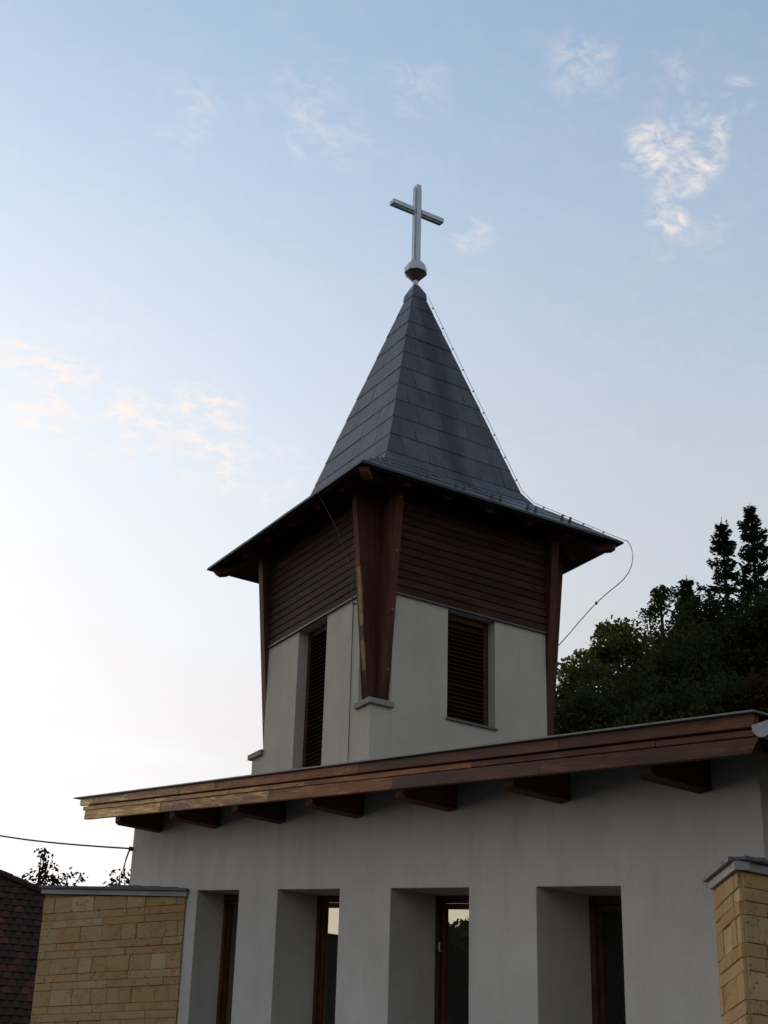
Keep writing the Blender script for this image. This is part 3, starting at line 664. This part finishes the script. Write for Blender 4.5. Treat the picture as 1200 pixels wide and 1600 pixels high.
# ------------------------------------------------------------------ cross with its octagonal knob
cross = thing('roof_cross', (XC, YC, 15.64), 'silver metal cross on an octagonal knob at the tip of the spire', 'cross')
MB().tube([(XC, YC, 15.60), (XC, YC, 15.76)], .045, 12).build('neck', 'cross', cross)
mb = MB(); prof = [(.055, 15.735), (.182, 15.875), (.182, 15.965), (.10, 16.085), (.06, 16.09)]
def octa(r, z, n=8): return [(XC + r * math.cos(2 * math.pi * (i + .5) / n), YC + r * math.sin(2 * math.pi * (i + .5) / n), z) for i in range(n)]
for (ra, za), (rb, zb_) in zip(prof[1:], prof[2:]): mb.prism(octa(ra, za), octa(rb, zb_))
mb.build('knob', 'cross', cross)
MB().prism(octa(.055, 15.735), octa(.176, 15.874)).build('knob_underside', 'knob_shade_metal', cross)  # shade below the knob is put into this cone's dark colour
ZA = 17.055; AL = .485
# upright and arm: two-step section, a wide flat bar with a narrower raised bar front and back
mb = MB().box((XC - .064, YC - .032, 16.09), (XC + .064, YC + .032, 17.50)); mb.box((XC - .038, YC - .060, 16.09), (XC + .038, YC + .060, 17.56)); mb.build('upright', 'cross', cross)
mb = MB()
for s in (-1, 1):
    a, b = sorted((s * .0645, s * (AL - .05))); mb.box((XC + a, YC - .031, ZA - .062), (XC + b, YC + .031, ZA + .062))
    a, b = sorted((s * .0645, s * AL)); mb.box((XC + a, YC - .059, ZA - .037), (XC + b, YC + .059, ZA + .037))
mb.build('arm', 'cross', cross)

# ------------------------------------------------------------------ lightning conductor on the right hip, and its loose end
cond = thing('lightning_wire', (XC, YC, 11), 'thin silver lightning wire down the right spire ridge, hanging loose below the eave corner', 'wire')
def hip(h, z, o=.022): return RZ[0] @ Vector((h + o, -h - o, z + o))
levs = [(.13, 15.38), (1.145, 11.90), (1.27, 11.695), (2.165, 11.014)]
pts = [hip(*levs[0])]
for (a, az), (b, bz) in zip(levs, levs[1:]):
    for i in range(1, 5): pts.append(hip(a + (b - a) * i / 4, az + (bz - az) * i / 4))
MB().tube(pts, .0045, 6).build('conductor', 'wire', cond)
for i in range(13):
    f_ = (i + .5) / 9
    if f_ < 1: h, z = levs[0][0] + f_ * (levs[1][0] - levs[0][0]), levs[0][1] + f_ * (levs[1][1] - levs[0][1])
    else:
        g_ = (f_ - 1) / .5; h, z = levs[2][0] + g_ * (levs[3][0] - levs[2][0]), levs[2][1] + g_ * (levs[3][1] - levs[2][1])
    MB().tube([hip(h, z, .006), hip(h, z, .026)], .009, 6).build('clip', 'dark_wire', cond)
pA = hip(2.165, 11.014); pB = RZ[0] @ Vector((H2 - .10, -H2 + .02, 9.46))
hv_ = Vector((pB.x - pA.x, pB.y - pA.y, 0)); dz_ = pA.z - pB.z
loop = [(0, 0), (-.03, .005), (-.06, .03), (-.095, .09), (-.105, .16), (-.085, .24), (-.03, .32), (.05, .385), (.14, .435), (.23, .48), (.33, .535), (.43, .595), (.55, .675), (.68, .77), (.80, .86), (.91, .94), (1.0, 1.0)]
lp = [pA + hv_ * a + Vector((0, 0, -dz_ * b)) for a, b in loop]
MB().tube(lp, .0068, 6).build('loose_end', 'wire', cond)
MB().tube([lp[11] + Vector((0, 0, .018)), lp[11] - Vector((0, 0, .018))], .018, 8).build('clamp', 'dark_wire', cond)
wl = thing('wall_wire', (X0, Y0 + .48, 9.5), 'thin dark wire running down the left face of the tower beside the front corner', 'wire')
MB().tube([(X0 - .58, Y0 + .55, 11.02), (X0 - .30, Y0 + .50, 10.55), (X0 - .05, Y0 + .47, 9.95), (X0 - .045, Y0 + .47, 9.62)], .004, 6).build('hanging_end', 'dark_wire', wl)
MB().tube([(X0 - .042, Y0 + .47, 9.62), (X0 - .02, Y0 + .47, 9.5), (X0 - .014, Y0 + .475, 8.6), (X0 - .016, Y0 + .468, 7.6), (X0 - .014, Y0 + .47, 6.6)], .006, 6).build('cable', 'dark_wire', wl)
MB().tube([(X0 + .03, Y0 + .39, 9.515), (X0 - .03, Y0 + .47, 9.53)], .011, 6).build('hook', 'dark_wire', wl)

# ------------------------------------------------------------------ splayed stone-faced wing walls
TALL, THIN = .178, .0885
def stone_face(parent, A, B, ztop_fn, zphase, zmin, seed, zind):
    """courses of separate stones on the vertical face from A to B (plan points), outward normal to the right of A->B; ztop_fn(s) is the sloping top"""
    rs = random.Random(seed); A = Vector((*A, 0)); B = Vector((*B, 0)); d = (B - A).normalized(); n = Vector((d.y, -d.x, 0)); ln = (B - A).length
    rest = MB(); z1 = zphase + 3 * (TALL + 2 * THIN); k = 0
    while z1 > zmin:
        h = TALL if k % 3 == 0 else THIN; z0 = z1 - h; s = 0.0
        cuts = [0.0]; s = rs.uniform(.08, .25)
        while s < ln - .05:
            cuts.append(s); s += rs.uniform(.15, .32) if k % 3 == 0 else rs.uniform(.30, .80)
        if len(cuts) > 1 and ln - cuts[-1] < .06: cuts.pop()
        cuts.append(ln)
        for a, b in zip(cuts, cuts[1:]):
            ta, tb_ = min(z1 - .003, ztop_fn(a)), min(z1 - .003, ztop_fn(b)); g = .0012; dep = .022 + rs.uniform(-.005, .006)
            if max(ta, tb_) < z0 + .02: continue
            ta = max(ta, z0 + .012); tb_ = max(tb_, z0 + .012)
            pr = [(a + g, z0), (b - g, z0), (b - g, tb_), (a + g, ta)]; e = .004
            cx, cz = (a + b) / 2, (z0 + (ta + tb_) / 2) / 2
            c = A + d * cx + Vector((0, 0, (z0 + max(ta, tb_)) / 2))
            P = lambda s_, z_, o_: A + d * s_ + n * o_ + Vector((0, 0, z_)) - c
            sh = lambda s_, z_: (s_ + (e if s_ < cx else -e), z_ + (e if z_ < (z0 + min(ta, tb_)) / 2 else -e))
            back = [P(x, z, -.03) for x, z in pr]; mid = [P(x, z, dep - .005) for x, z in pr]; fr_ = [P(*sh(x, z), dep) for x, z in pr]
            mb = MB(); mb.v = back + mid + fr_
            mb.f = [(3, 2, 1, 0), (8, 9, 10, 11)] + [(i, (i + 1) % 4, 4 + (i + 1) % 4, 4 + i) for i in range(4)] + [(4 + i, 4 + (i + 1) % 4, 8 + (i + 1) % 4, 8 + i) for i in range(4)]
            if z1 > zind: mb.build('stone', 'stone', parent, Matrix.Translation(c))
            else: rest.add([q + c for q in mb.v], mb.f)
        z1 = z0; k += 1
    if rest.v: props(rest.build('stone_courses', 'stone', parent), kind='stuff')
# left wing: plan triangle against the gable wall
PL = [(8.0, 16.82), (6.937, 18.468), (8.0, 18.468)]
ltop = lambda s: 5.425 + .0815 * s
lw = thing('stone_wing_wall', (7.65, 17.9, 0), 'ochre stone faced wing wall left of the windows under a grey sloping cap', 'wall', 'stone wing walls beside the windows')
def wing_core(parent, P, tops, mat='mortar'):
    MB().prism([(x, y, 0) for x, y in P], [(x, y, z) for (x, y), z in zip(P, tops)]).build('core', mat, parent)
wing_core(lw, PL, [ltop(0), ltop(1.961), ltop(1.961)])
stone_face(lw, PL[1], PL[0], lambda s: ltop(1.961 - s) - .004, 5.348 + TALL - 3 * (TALL + 2 * THIN), 0.0, 11, 3.2)
stone_face(lw, PL[2], PL[1], lambda s: ltop(1.961) - .004, 5.348 + TALL - 3 * (TALL + 2 * THIN), 0.0, 12, 9)
def cap(parent, A, B, zf, o1, h1, name, mat, ext0, ext1, back):
    """sloping bar along the top of face A->B: from the face outwards by o1, height h1, zf(s) underside"""
    A = Vector((*A, 0)); B = Vector((*B, 0)); d = (B - A).normalized(); n = Vector((d.y, -d.x, 0)); ln = (B - A).length
    a = A - d * ext0; b = B + d * ext1; z = Vector((0, 0, 1))
    mb = MB().prism([a - n * back + z * zf(-ext0), a + n * o1 + z * zf(-ext0), b + n * o1 + z * zf(ln + ext1), b - n * back + z * zf(ln + ext1)],
                    [a - n * back + z * (zf(-ext0) + h1), a + n * o1 + z * (zf(-ext0) + h1), b + n * o1 + z * (zf(ln + ext1) + h1), b - n * back + z * (zf(ln + ext1) + h1)])
    return mb.build(name, mat, parent)
cap(lw, PL[1], PL[0], lambda s: ltop(1.961 - s) + .002, .055, .058, 'fascia_board', 'white_board', .03, .03, .10)
cap(lw, PL[1], PL[0], lambda s: ltop(1.961 - s) + .062, .085, .030, 'cap_sheet', 'dark_sheet', .05, .035, .9)
rr = random.Random(5)
mb = MB()      # lumpy old roofing edge lying on the cap
dL = (Vector((8.0, 16.82, 0)) - Vector((6.937, 18.468, 0))).normalized(); nL = Vector((dL.y, -dL.x, 0))
for i in range(7):
    s0 = .95 + i * .13; s1 = s0 + rr.uniform(.1, .16); A_ = Vector((6.937, 18.468, 0))
    q = [A_ + dL * s0 - nL * .10, A_ + dL * s0 + nL * .07, A_ + dL * s1 + nL * .07, A_ + dL * s1 - nL * .10]
    z_ = [ltop(1.961 - s) + .094 for s in (s0, s0, s1, s1)]
    hgt = rr.uniform(.008, .022)
    mb.prism([p + Vector((0, 0, z)) for p, z in zip(q, z_)], [p + Vector((0, 0, z + hgt)) for p, z in zip(q, z_)])
mb.build('roofing_edge', 'dark_sheet', lw)
# right wing
PR = [(8.0, 8.284), (7.604, 7.64), (9.4, 7.64)]
rtop = lambda s: 4.085 - .052 * s
rw = thing('stone_wing_wall', (8.3, 7.8, 0), 'ochre stone faced corner pier at the right, its two faces meeting in a sharp edge', 'wall', 'stone wing walls beside the windows')
MB().prism([(8.0, 8.284, 0), (7.604, 7.64, 0), (9.4, 7.64, 0), (9.4, 7.788, 0), (8.0, 7.788, 0)], [(8.0, 8.284, rtop(0)), (7.604, 7.64, rtop(.757)), (9.4, 7.64, rtop(.757)), (9.4, 7.788, rtop(.757)), (8.0, 7.788, rtop(.5))]).build('core', 'mortar', rw)
stone_face(rw, PR[0], PR[1], lambda s: rtop(s) - .004, 3.944 - 3 * (TALL + 2 * THIN) + 2 * THIN + .0, 0.0, 21, 2.2)
stone_face(rw, PR[1], PR[2], lambda s: rtop(.757) - .004, 3.944 - 3 * (TALL + 2 * THIN) + 2 * THIN, 0.0, 22, 2.2)
cap(rw, PR[0], PR[1], lambda s: rtop(s) + .002, .05, .056, 'fascia_board', 'white_board', .0, .05, .05)
cap(rw, PR[1], PR[2], lambda s: rtop(.757) - .001, .049, .058, 'fascia_board', 'white_board', .012, .0, .05)
cap(rw, PR[0], PR[1], lambda s: rtop(s) + .061, .085, .026, 'cap_sheet', 'dark_sheet', .05, .045, .16)
cap(rw, PR[1], PR[2], lambda s: rtop(.757) + .0595, .084, .026, 'cap_sheet', 'dark_sheet', .03, .0, .14)

# ------------------------------------------------------------------ service cable to the left wall corner
cab = thing('service_cable', (7.97, 18.45, 6.2), 'thin overhead cable coming from the left to the corner of the church wall', 'cable')
pe = Vector((7.97, 18.50, 6.30)); ps = Vector((2.6, 26.5, 11.6))
cpts = [pe + (ps - pe) * (i / 24) + Vector((0, 0, -1.30 * math.sin(math.pi * i / 24))) for i in range(25)]
MB().tube(cpts, .011, 6).build('strand', 'dark_wire', cab)
MB().tube([(7.99, 18.47, 6.29), pe], .028, 8).build('insulator', 'dark_wire', cab)
MB().tube([pe + Vector((0, 0, -.01)), pe + Vector((-.02, .03, -.12)), pe + Vector((-.035, .05, -.24)), pe + Vector((-.02, .03, -.34)), pe + Vector((.02, -.012, -.40))], .010, 6).build('drip_loop', 'dark_wire', cab)

# ------------------------------------------------------------------ neighbouring house with a clay tile roof (left edge)
E_ = Vector((math.cos(R(-15.3)), math.sin(R(-15.3)), 0)); PIT = R(48)
AW = Vector((-E_.y, E_.x, 0)); V_ = AW * math.cos(PIT) + Vector((0, 0, math.sin(PIT))); NR = E_.cross(V_).normalized()
if NR.z < 0: NR = -NR
HO = Vector((10.201, 28.212, 6.811))               # a point of the visible roof slope
HU = [(-0.400, 1.905), (0.370, 1.467)]                                  # hip line in roof coordinates (u, v)
house = thing('neighbour_house', (HO.x - 3, HO.y + 3, 0), 'old house at the left edge with a dark weathered clay tile roof', 'house')
def RP(u, v, o=0.0): return HO + E_ * u + V_ * v + NR * o
(uA, vA), (uB, vB) = HU
hv = lambda u: vA + (vB - vA) * (u - uA) / (uB - uA)
uL, uR, vE = uA - 3.0, uB + 2.2, -4.2
core = MB()
cor = [(uL, vE), (uR, vE), (uR, hv(uR)), (uL, hv(uL))]
core.prism([RP(u, v, -.12) for u, v in cor], [RP(u, v, -.02) for u, v in cor])
roof = core.build('roof', 'tile', house)
TW, EX = .165, .185
tm = None; nt_ = 0
rest = MB(); row = 0; v = vE
def tile_geo():
    mb = MB(); w2 = TW / 2 - .003; ln = .27
    pr = [(-w2, 0), (-w2 * .5, .010), (0, .014), (w2 * .5, .010), (w2, 0)]
    top = []
    for (yy, o0) in ((-.02, .0), (ln, -.0)):
        pass
    front = [(x, 0.0 - .018 * (1 - (x / w2) ** 2), .026 + z) for x, z in pr]; back = [(x, ln, .004 + z * .5) for x, z in pr]
    fb = [(x, y, z - .014) for x, y, z in front]; bb = [(x, y, z - .012) for x, y, z in back]
    mb.v = [Vector(p) for p in front + back + fb + bb]; n = 5
    for i in range(4):
        mb.f += [(i, i + 1, n + i + 1, n + i), (2 * n + i, 3 * n + i, 3 * n + i + 1, 2 * n + i + 1), (i, 2 * n + i, 2 * n + i + 1, i + 1)]
    mb.f += [(0, n, 3 * n, 2 * n), (4, 2 * n + 4, 3 * n + 4, n + 4)]
    return mb
base = tile_geo()
RM = Matrix(((E_.x, V_.x, NR.x, 0), (E_.y, V_.y, NR.y, 0), (E_.z, V_.z, NR.z, 0), (0, 0, 0, 1)))
rr = random.Random(3)
while v < hv(uL) + .3:
    u = uL + (row % 2) * TW / 2
    while u < uR:
        if v + .12 < hv(u):
            mw = Matrix.Translation(RP(u, v, rr.uniform(-.003, .006))) @ RM @ Matrix.Rotation(rr.uniform(-.02, .02), 4, 'Z')
            near = (uA - .25 < u < uB + .55) and v > -2.485
            if near:
                if tm is None: o = base.build('tile', 'tile', roof, mw); tm = o.data
                else: instance('tile', tm, roof, mw)
                nt_ += 1
            else: rest.add([mw @ p for p in base.v], base.f)
        u += TW
    v += EX; row += 1
props(rest.build('tile_courses', 'tile', roof), kind='stuff')
print('tiles', nt_)
# ridge tiles along the hip
hd_ = (RP(uB, vB) - RP(uA, vA)); hl = hd_.length; hd_.normalize(); q0 = RP(uA, vA) - hd_ * 3.2
k = 0
while k * .34 < hl + 4.6:
    a = q0 + hd_ * (k * .34); b = a + hd_ * .37; up_ = Vector((0, 0, 1)); sd_ = hd_.cross(up_).normalized(); un = sd_.cross(hd_)
    mb = MB(); n = 6
    for (p, r_) in ((a, .10), (b, .115)):
        for i in range(n + 1):
            t_ = math.pi * i / n; mb.v.append(p + sd_ * r_ * math.cos(t_) + un * (r_ * math.sin(t_) - .02))
    mb.f = [(i, i + 1, n + 2 + i, n + 1 + i) for i in range(n)] + [tuple(range(n + 1)), tuple(range(2 * n + 1, n, -1))]
    mb.build('ridge_tile', 'tile', roof); k += 1
# far slope and walls
mb = MB(); a, b = RP(uL, hv(uL), -.05), RP(uR, hv(uR), -.05)
mb.prism([a, b, b + AW * 5 - Vector((0, 0, 4.5)), a + AW * 5 - Vector((0, 0, 4.5))], [p - Vector((0, 0, .1)) for p in (a, b, b + AW * 5 - Vector((0, 0, 4.5)), a + AW * 5 - Vector((0, 0, 4.5)))])
mb.build('far_slope', 'tile', house)
e0, e1 = RP(uL + .3, vE + .4), RP(uR - .3, vE + .4)
mb = MB().prism([Vector((p.x, p.y, 0)) for p in (e0, e1, e1 + AW * 6, e0 + AW * 6)], [Vector((p.x, p.y, e0.z - .25)) for p in (e0, e1, e1 + AW * 6, e0 + AW * 6)])
mb.build('wall', 'house_wall', house)

# ------------------------------------------------------------------ trees
def leaf_mesh(name, P, D, size, rng, mat, parent, elong=1.6, flat=0.0):
    """one mesh of rhombic leaves at P (n,3) with sizes and random attitudes; D preferred long axis or None"""
    n = len(P); a = rng.normal(size=(n, 3)) if D is None else D + rng.normal(size=(n, 3)) * .45
    a /= np.linalg.norm(a, axis=1)[:, None]; b = rng.normal(size=(n, 3)); b -= (b * a).sum(1)[:, None] * a; b /= np.linalg.norm(b, axis=1)[:, None]
    s = size * rng.uniform(.6, 1.4, n)[:, None]
    l = a * s * elong * .5; w_ = b * s * .5
    nrm = np.cross(a, b) * s * .12
    V = np.empty((n, 4, 3)); V[:, 0] = P - l; V[:, 1] = P + w_ + nrm; V[:, 2] = P + l; V[:, 3] = P - w_ + nrm
    me = bpy.data.meshes.new(name); me.vertices.add(n * 4); me.vertices.foreach_set('co', V.reshape(-1).astype(np.float32))
    me.loops.add(n * 4); me.loops.foreach_set('vertex_index', np.arange(n * 4, dtype=np.int32))
    me.polygons.add(n); me.polygons.foreach_set('loop_start', np.arange(0, n * 4, 4, dtype=np.int32)); me.polygons.foreach_set('loop_total', np.full(n, 4, dtype=np.int32))
    me.update(); me.validate(); me.materials.append(M[mat])
    o = bpy.data.objects.new(name, me); COL.objects.link(o); place(o, parent, WM[parent.name]); return o
def broadleaf(base, height, rad, label, mat, seed, clumps=220, per=70, leafs=.17, crown_from=.30, spread=.55, sparse=0.0, group='trees on the hillside', name='broadleaf_tree'):
    rng = np.random.default_rng(seed); t = thing(name, base, label, 'tree', group)
    h0 = height * crown_from; ch = height - h0; mb = MB()
    lean = rng.normal(size=2) * .02 * height
    tr = [Vector((lean[0] * f_ ** 2, lean[1] * f_ ** 2, height * .92 * f_)) for f_ in (0, .12, .3, .5, .7, .88, 1)]
    r0 = .022 * height + .05; rs = [r0 * k for k in (1.35, 1, .8, .6, .36, .15, .05)]
    mb.tube(tr, rs, 8)
    cs = []; tries = 0
    lob = rng.uniform(-1, 1, (9, 3)); lobr = rng.uniform(.6, 1.15, 9)
    while len(cs) < clumps and tries < 20000:
        tries += 1
        p = rng.uniform(-1, 1, 3); q = np.linalg.norm(p)
        if q > 1: continue
        dirn = p / max(q, 1e-6); lim = .72 + .28 * max((np.maximum(0, (lob @ dirn) / np.linalg.norm(lob, axis=1)) ** 3 * lobr).max() , .0)
        if q > lim or (q < .45 and rng.random() < .55): continue
        # egg shape: fuller below the middle
        zf = p[2]; k = 1.0 - .35 * max(0, zf) ** 1.5
        cs.append((p[0] * rad * k + lean[0] * .6, p[1] * rad * k + lean[1] * .6, h0 + ch * (.5 + .5 * zf)))
    cs = np.array(cs)
    for c in cs[::3]:
        zf = min(.95, max(.15, (c[2] - .35 * math.hypot(c[0], c[1])) / (height * .92))); st = Vector((lean[0] * zf ** 2, lean[1] * zf ** 2, zf * height * .92)); e = Vector(c)
        md = st.lerp(e, .55) + Vector((0, 0, -.04 * (e - st).length)); rb = .10 * r0 + .012 * (e - st).length
        mb.tube([st, md, e], [rb, rb * .55, rb * .12], 5)
    mb.build('trunk', 'bark', t, WM[t.name])
    per = int(per * 3.2); leafs = leafs * .53; n = len(cs) * per; idx = rng.integers(0, len(cs), n); cr = spread * rng.uniform(.6, 1.3, len(cs))
    g = rng.normal(size=(n, 3)); g /= np.linalg.norm(g, axis=1)[:, None]; rr_ = rng.random(n) ** .45
    P = cs[idx] + g * (rr_ * cr[idx])[:, None] * np.array([1, 1, .75])
    leaf_mesh('crown', P, None, leafs, rng, mat, t)
    return t
def conifer(base, height, rad, label, seed, group='spruces on the hilltop', crown_from=.12, dens=1.0):
    rng = np.random.default_rng(seed); t = thing('spruce_tree', base, label, 'tree', group); mb = MB()
    mb.tube([(0, 0, 0), (0, 0, height * .5), (.05, .03, height)], [.016 * height, .010 * height, .01], 8)
    P = []; D = []; z = height * crown_from
    while z < height - .25:
        f_ = (height - z) / (height * (1 - crown_from)); nb_ = int(rng.integers(5, 8)); ph = rng.uniform(0, 6.28)
        for b in range(nb_):
            a = ph + 2 * math.pi * b / nb_ + rng.normal() * .2; ln = min(rad, .27 * (height - z)) * rng.uniform(.4, 1.3) + .10
            dr = np.array([math.cos(a), math.sin(a), 0]); rise = ln * (.45 * max(0, 1 - (height - z) / 5.0) + rng.uniform(-.22, .12))
            e = np.array([0, 0, z]) + dr * ln + np.array([0, 0, rise + .08 * ln])
            md = np.array([0, 0, z]) + dr * ln * .55 + np.array([0, 0, rise * .5 - .05 * ln])
            mb.tube([(0, 0, z), tuple(md), tuple(e)], [.012 + .008 * ln, .009 + .004 * ln, .005], 4)
            k = int((110 * ln + 50 * ln * ln) * dens) + 26; tt = rng.random(k) ** .75
            base_p = np.where((tt < .55)[:, None], np.array([0, 0, z]) + (md - np.array([0, 0, z])) * (tt / .55)[:, None], md + (e - md) * ((tt - .55) / .45)[:, None])
            side = np.cross(dr, [0, 0, 1.]); sp = rng.normal(size=k) * (.20 * ln * (1.05 - tt) + .06)
            P.append(base_p + side * sp[:, None] + np.array([0, 0, 1.]) * (rng.normal(size=k) * .07 - .05 * np.abs(sp))[:, None]); D.append(np.tile(dr, (k, 1)) + side * np.sign(sp)[:, None] * .6)
        z += min(.75, .30 + .07 * (height - z)) * rng.uniform(.75, 1.25)
    mb.build('trunk', 'bark', t, WM[t.name])
    leaf_mesh('crown', np.vstack(P), np.vstack(D), .082, rng, 'needle', t, 2.3)
    return t
def spot(bearing, elev, dist): return (dist * math.cos(R(bearing)), dist * math.sin(R(bearing)), 1.6 + dist * math.tan(R(elev)))
def tree_at(kind, bearing, top_elev, dist, **kw):
    x, y, zt = spot(bearing, top_elev, dist); zb = hill_h(x, y) - .3
    h = zt - zb
    if kind == 'c': return conifer((x, y, zb), h, **kw)
    return broadleaf((x, y, zb), h, **kw)
tree_at('b', 50.9, 21.6, 46, rad=2.3, label='small yellow-green leafy tree close beside the tower wall, sky showing through', mat='leaf_yellow', seed=1, clumps=150, per=46, spread=.62, leafs=.17)
tree_at('b', 49.0, 21.6, 52, rad=3.0, label='yellow-green round-topped tree second from the tower', mat='leaf_yellow', seed=2, clumps=230, per=70, spread=.7, leafs=.18)
tree_at('b', 48.1, 21.4, 56, rad=2.6, label='dark round tree between the yellow-green tree and the sparse one', mat='leaf', seed=3, clumps=200, per=80, spread=.75)
tree_at('b', 47.2, 22.75, 58, rad=2.2, label='sparse tall tree with feathery top below the spruces', mat='leaf', seed=4, clumps=150, per=46, spread=.55, leafs=.16)
tree_at('c', 46.4, 23.0, 60, rad=2.6, label='short dark spruce left of the two tall spruces', seed=5)
tree_at('c', 44.95, 24.95, 62, rad=3.0, label='slender tall spruce, left one of the pair on the skyline', seed=6, dens=.55)
tree_at('c', 43.85, 25.35, 60, rad=3.4, label='tallest spruce at the right on the skyline', seed=7, dens=.6)
tree_at('b', 45.4, 22.6, 55, rad=3.6, label='broad dark tree below the pair of tall spruces', mat='leaf', seed=8, clumps=300, per=80, spread=.85)
tree_at('b', 46.9, 21.2, 50, rad=3.0, label='dense dark tree in the middle of the wooded slope', mat='leaf', seed=9, clumps=300, per=80, spread=.85)
tree_at('b', 48.6, 20.1, 44, rad=2.6, label='dark bushy tree low on the slope behind the roof edge', mat='leaf', seed=10, clumps=240, per=80, spread=.8)
tree_at('b', 43.2, 23.2, 54, rad=3.2, label='dark tree at the right edge below the tallest spruce', mat='leaf', seed=11, clumps=300, per=80, spread=.85)
tree_at('b', 42.7, 22.2, 40, rad=1.4, label='reddish brown leafed tree cut by the right edge', mat='leaf_red', seed=12, clumps=170, per=70, spread=.6)
tree_at('b', 45.3, 19.6, 42, rad=3.0, label='dark dense tree just above the low right end of the roof', mat='leaf', seed=13, clumps=300, per=80, spread=.8)
tree_at('b', 47.4, 19.3, 40, rad=2.2, label='low dark tree above the middle of the right roof edge', mat='leaf', seed=14, clumps=240, per=80, spread=.75)
tree_at('b', 50.3, 19.2, 42, rad=2.2, label='dark lower tree beside the foot of the tower', mat='leaf', seed=19, clumps=200, per=60, spread=.7)
# three treetops at the left behind the wing wall
G = 'treetops behind the left wing wall'
tree_at('b', 69.4, 13.5, 38, rad=.58, label='upright reddish treetop, tallest behind the left wing wall', mat='leaf_purple', seed=15, clumps=85, per=9, spread=.30, leafs=.13, crown_from=.45, group=G)
tree_at('b', 68.5, 13.3, 39, rad=.46, label='smaller reddish treetop right of the tallest one at the left', mat='leaf_purple', seed=16, clumps=70, per=9, spread=.28, leafs=.13, crown_from=.5, group=G)
tree_at('b', 67.0, 13.1, 36, rad=.7, label='dark treetop showing between wing wall and the hall corner', mat='leaf_purple', seed=17, clumps=85, per=10, spread=.30, leafs=.13, crown_from=.5, group=G)
tree_at('b', 70.2, 12.35, 36, rad=.35, label='tiny treetop beside the tile roof ridge', mat='leaf_purple', seed=18, clumps=20, per=12, spread=.16, leafs=.12, crown_from=.6, group=G)
tree_at('b', 55.3, 12.2, 34, rad=1.7, label='tree behind the hall, its top showing through the third window pane', mat='leaf', seed=33, clumps=140, per=60, spread=.5, leafs=.2, group='trees behind the hall')
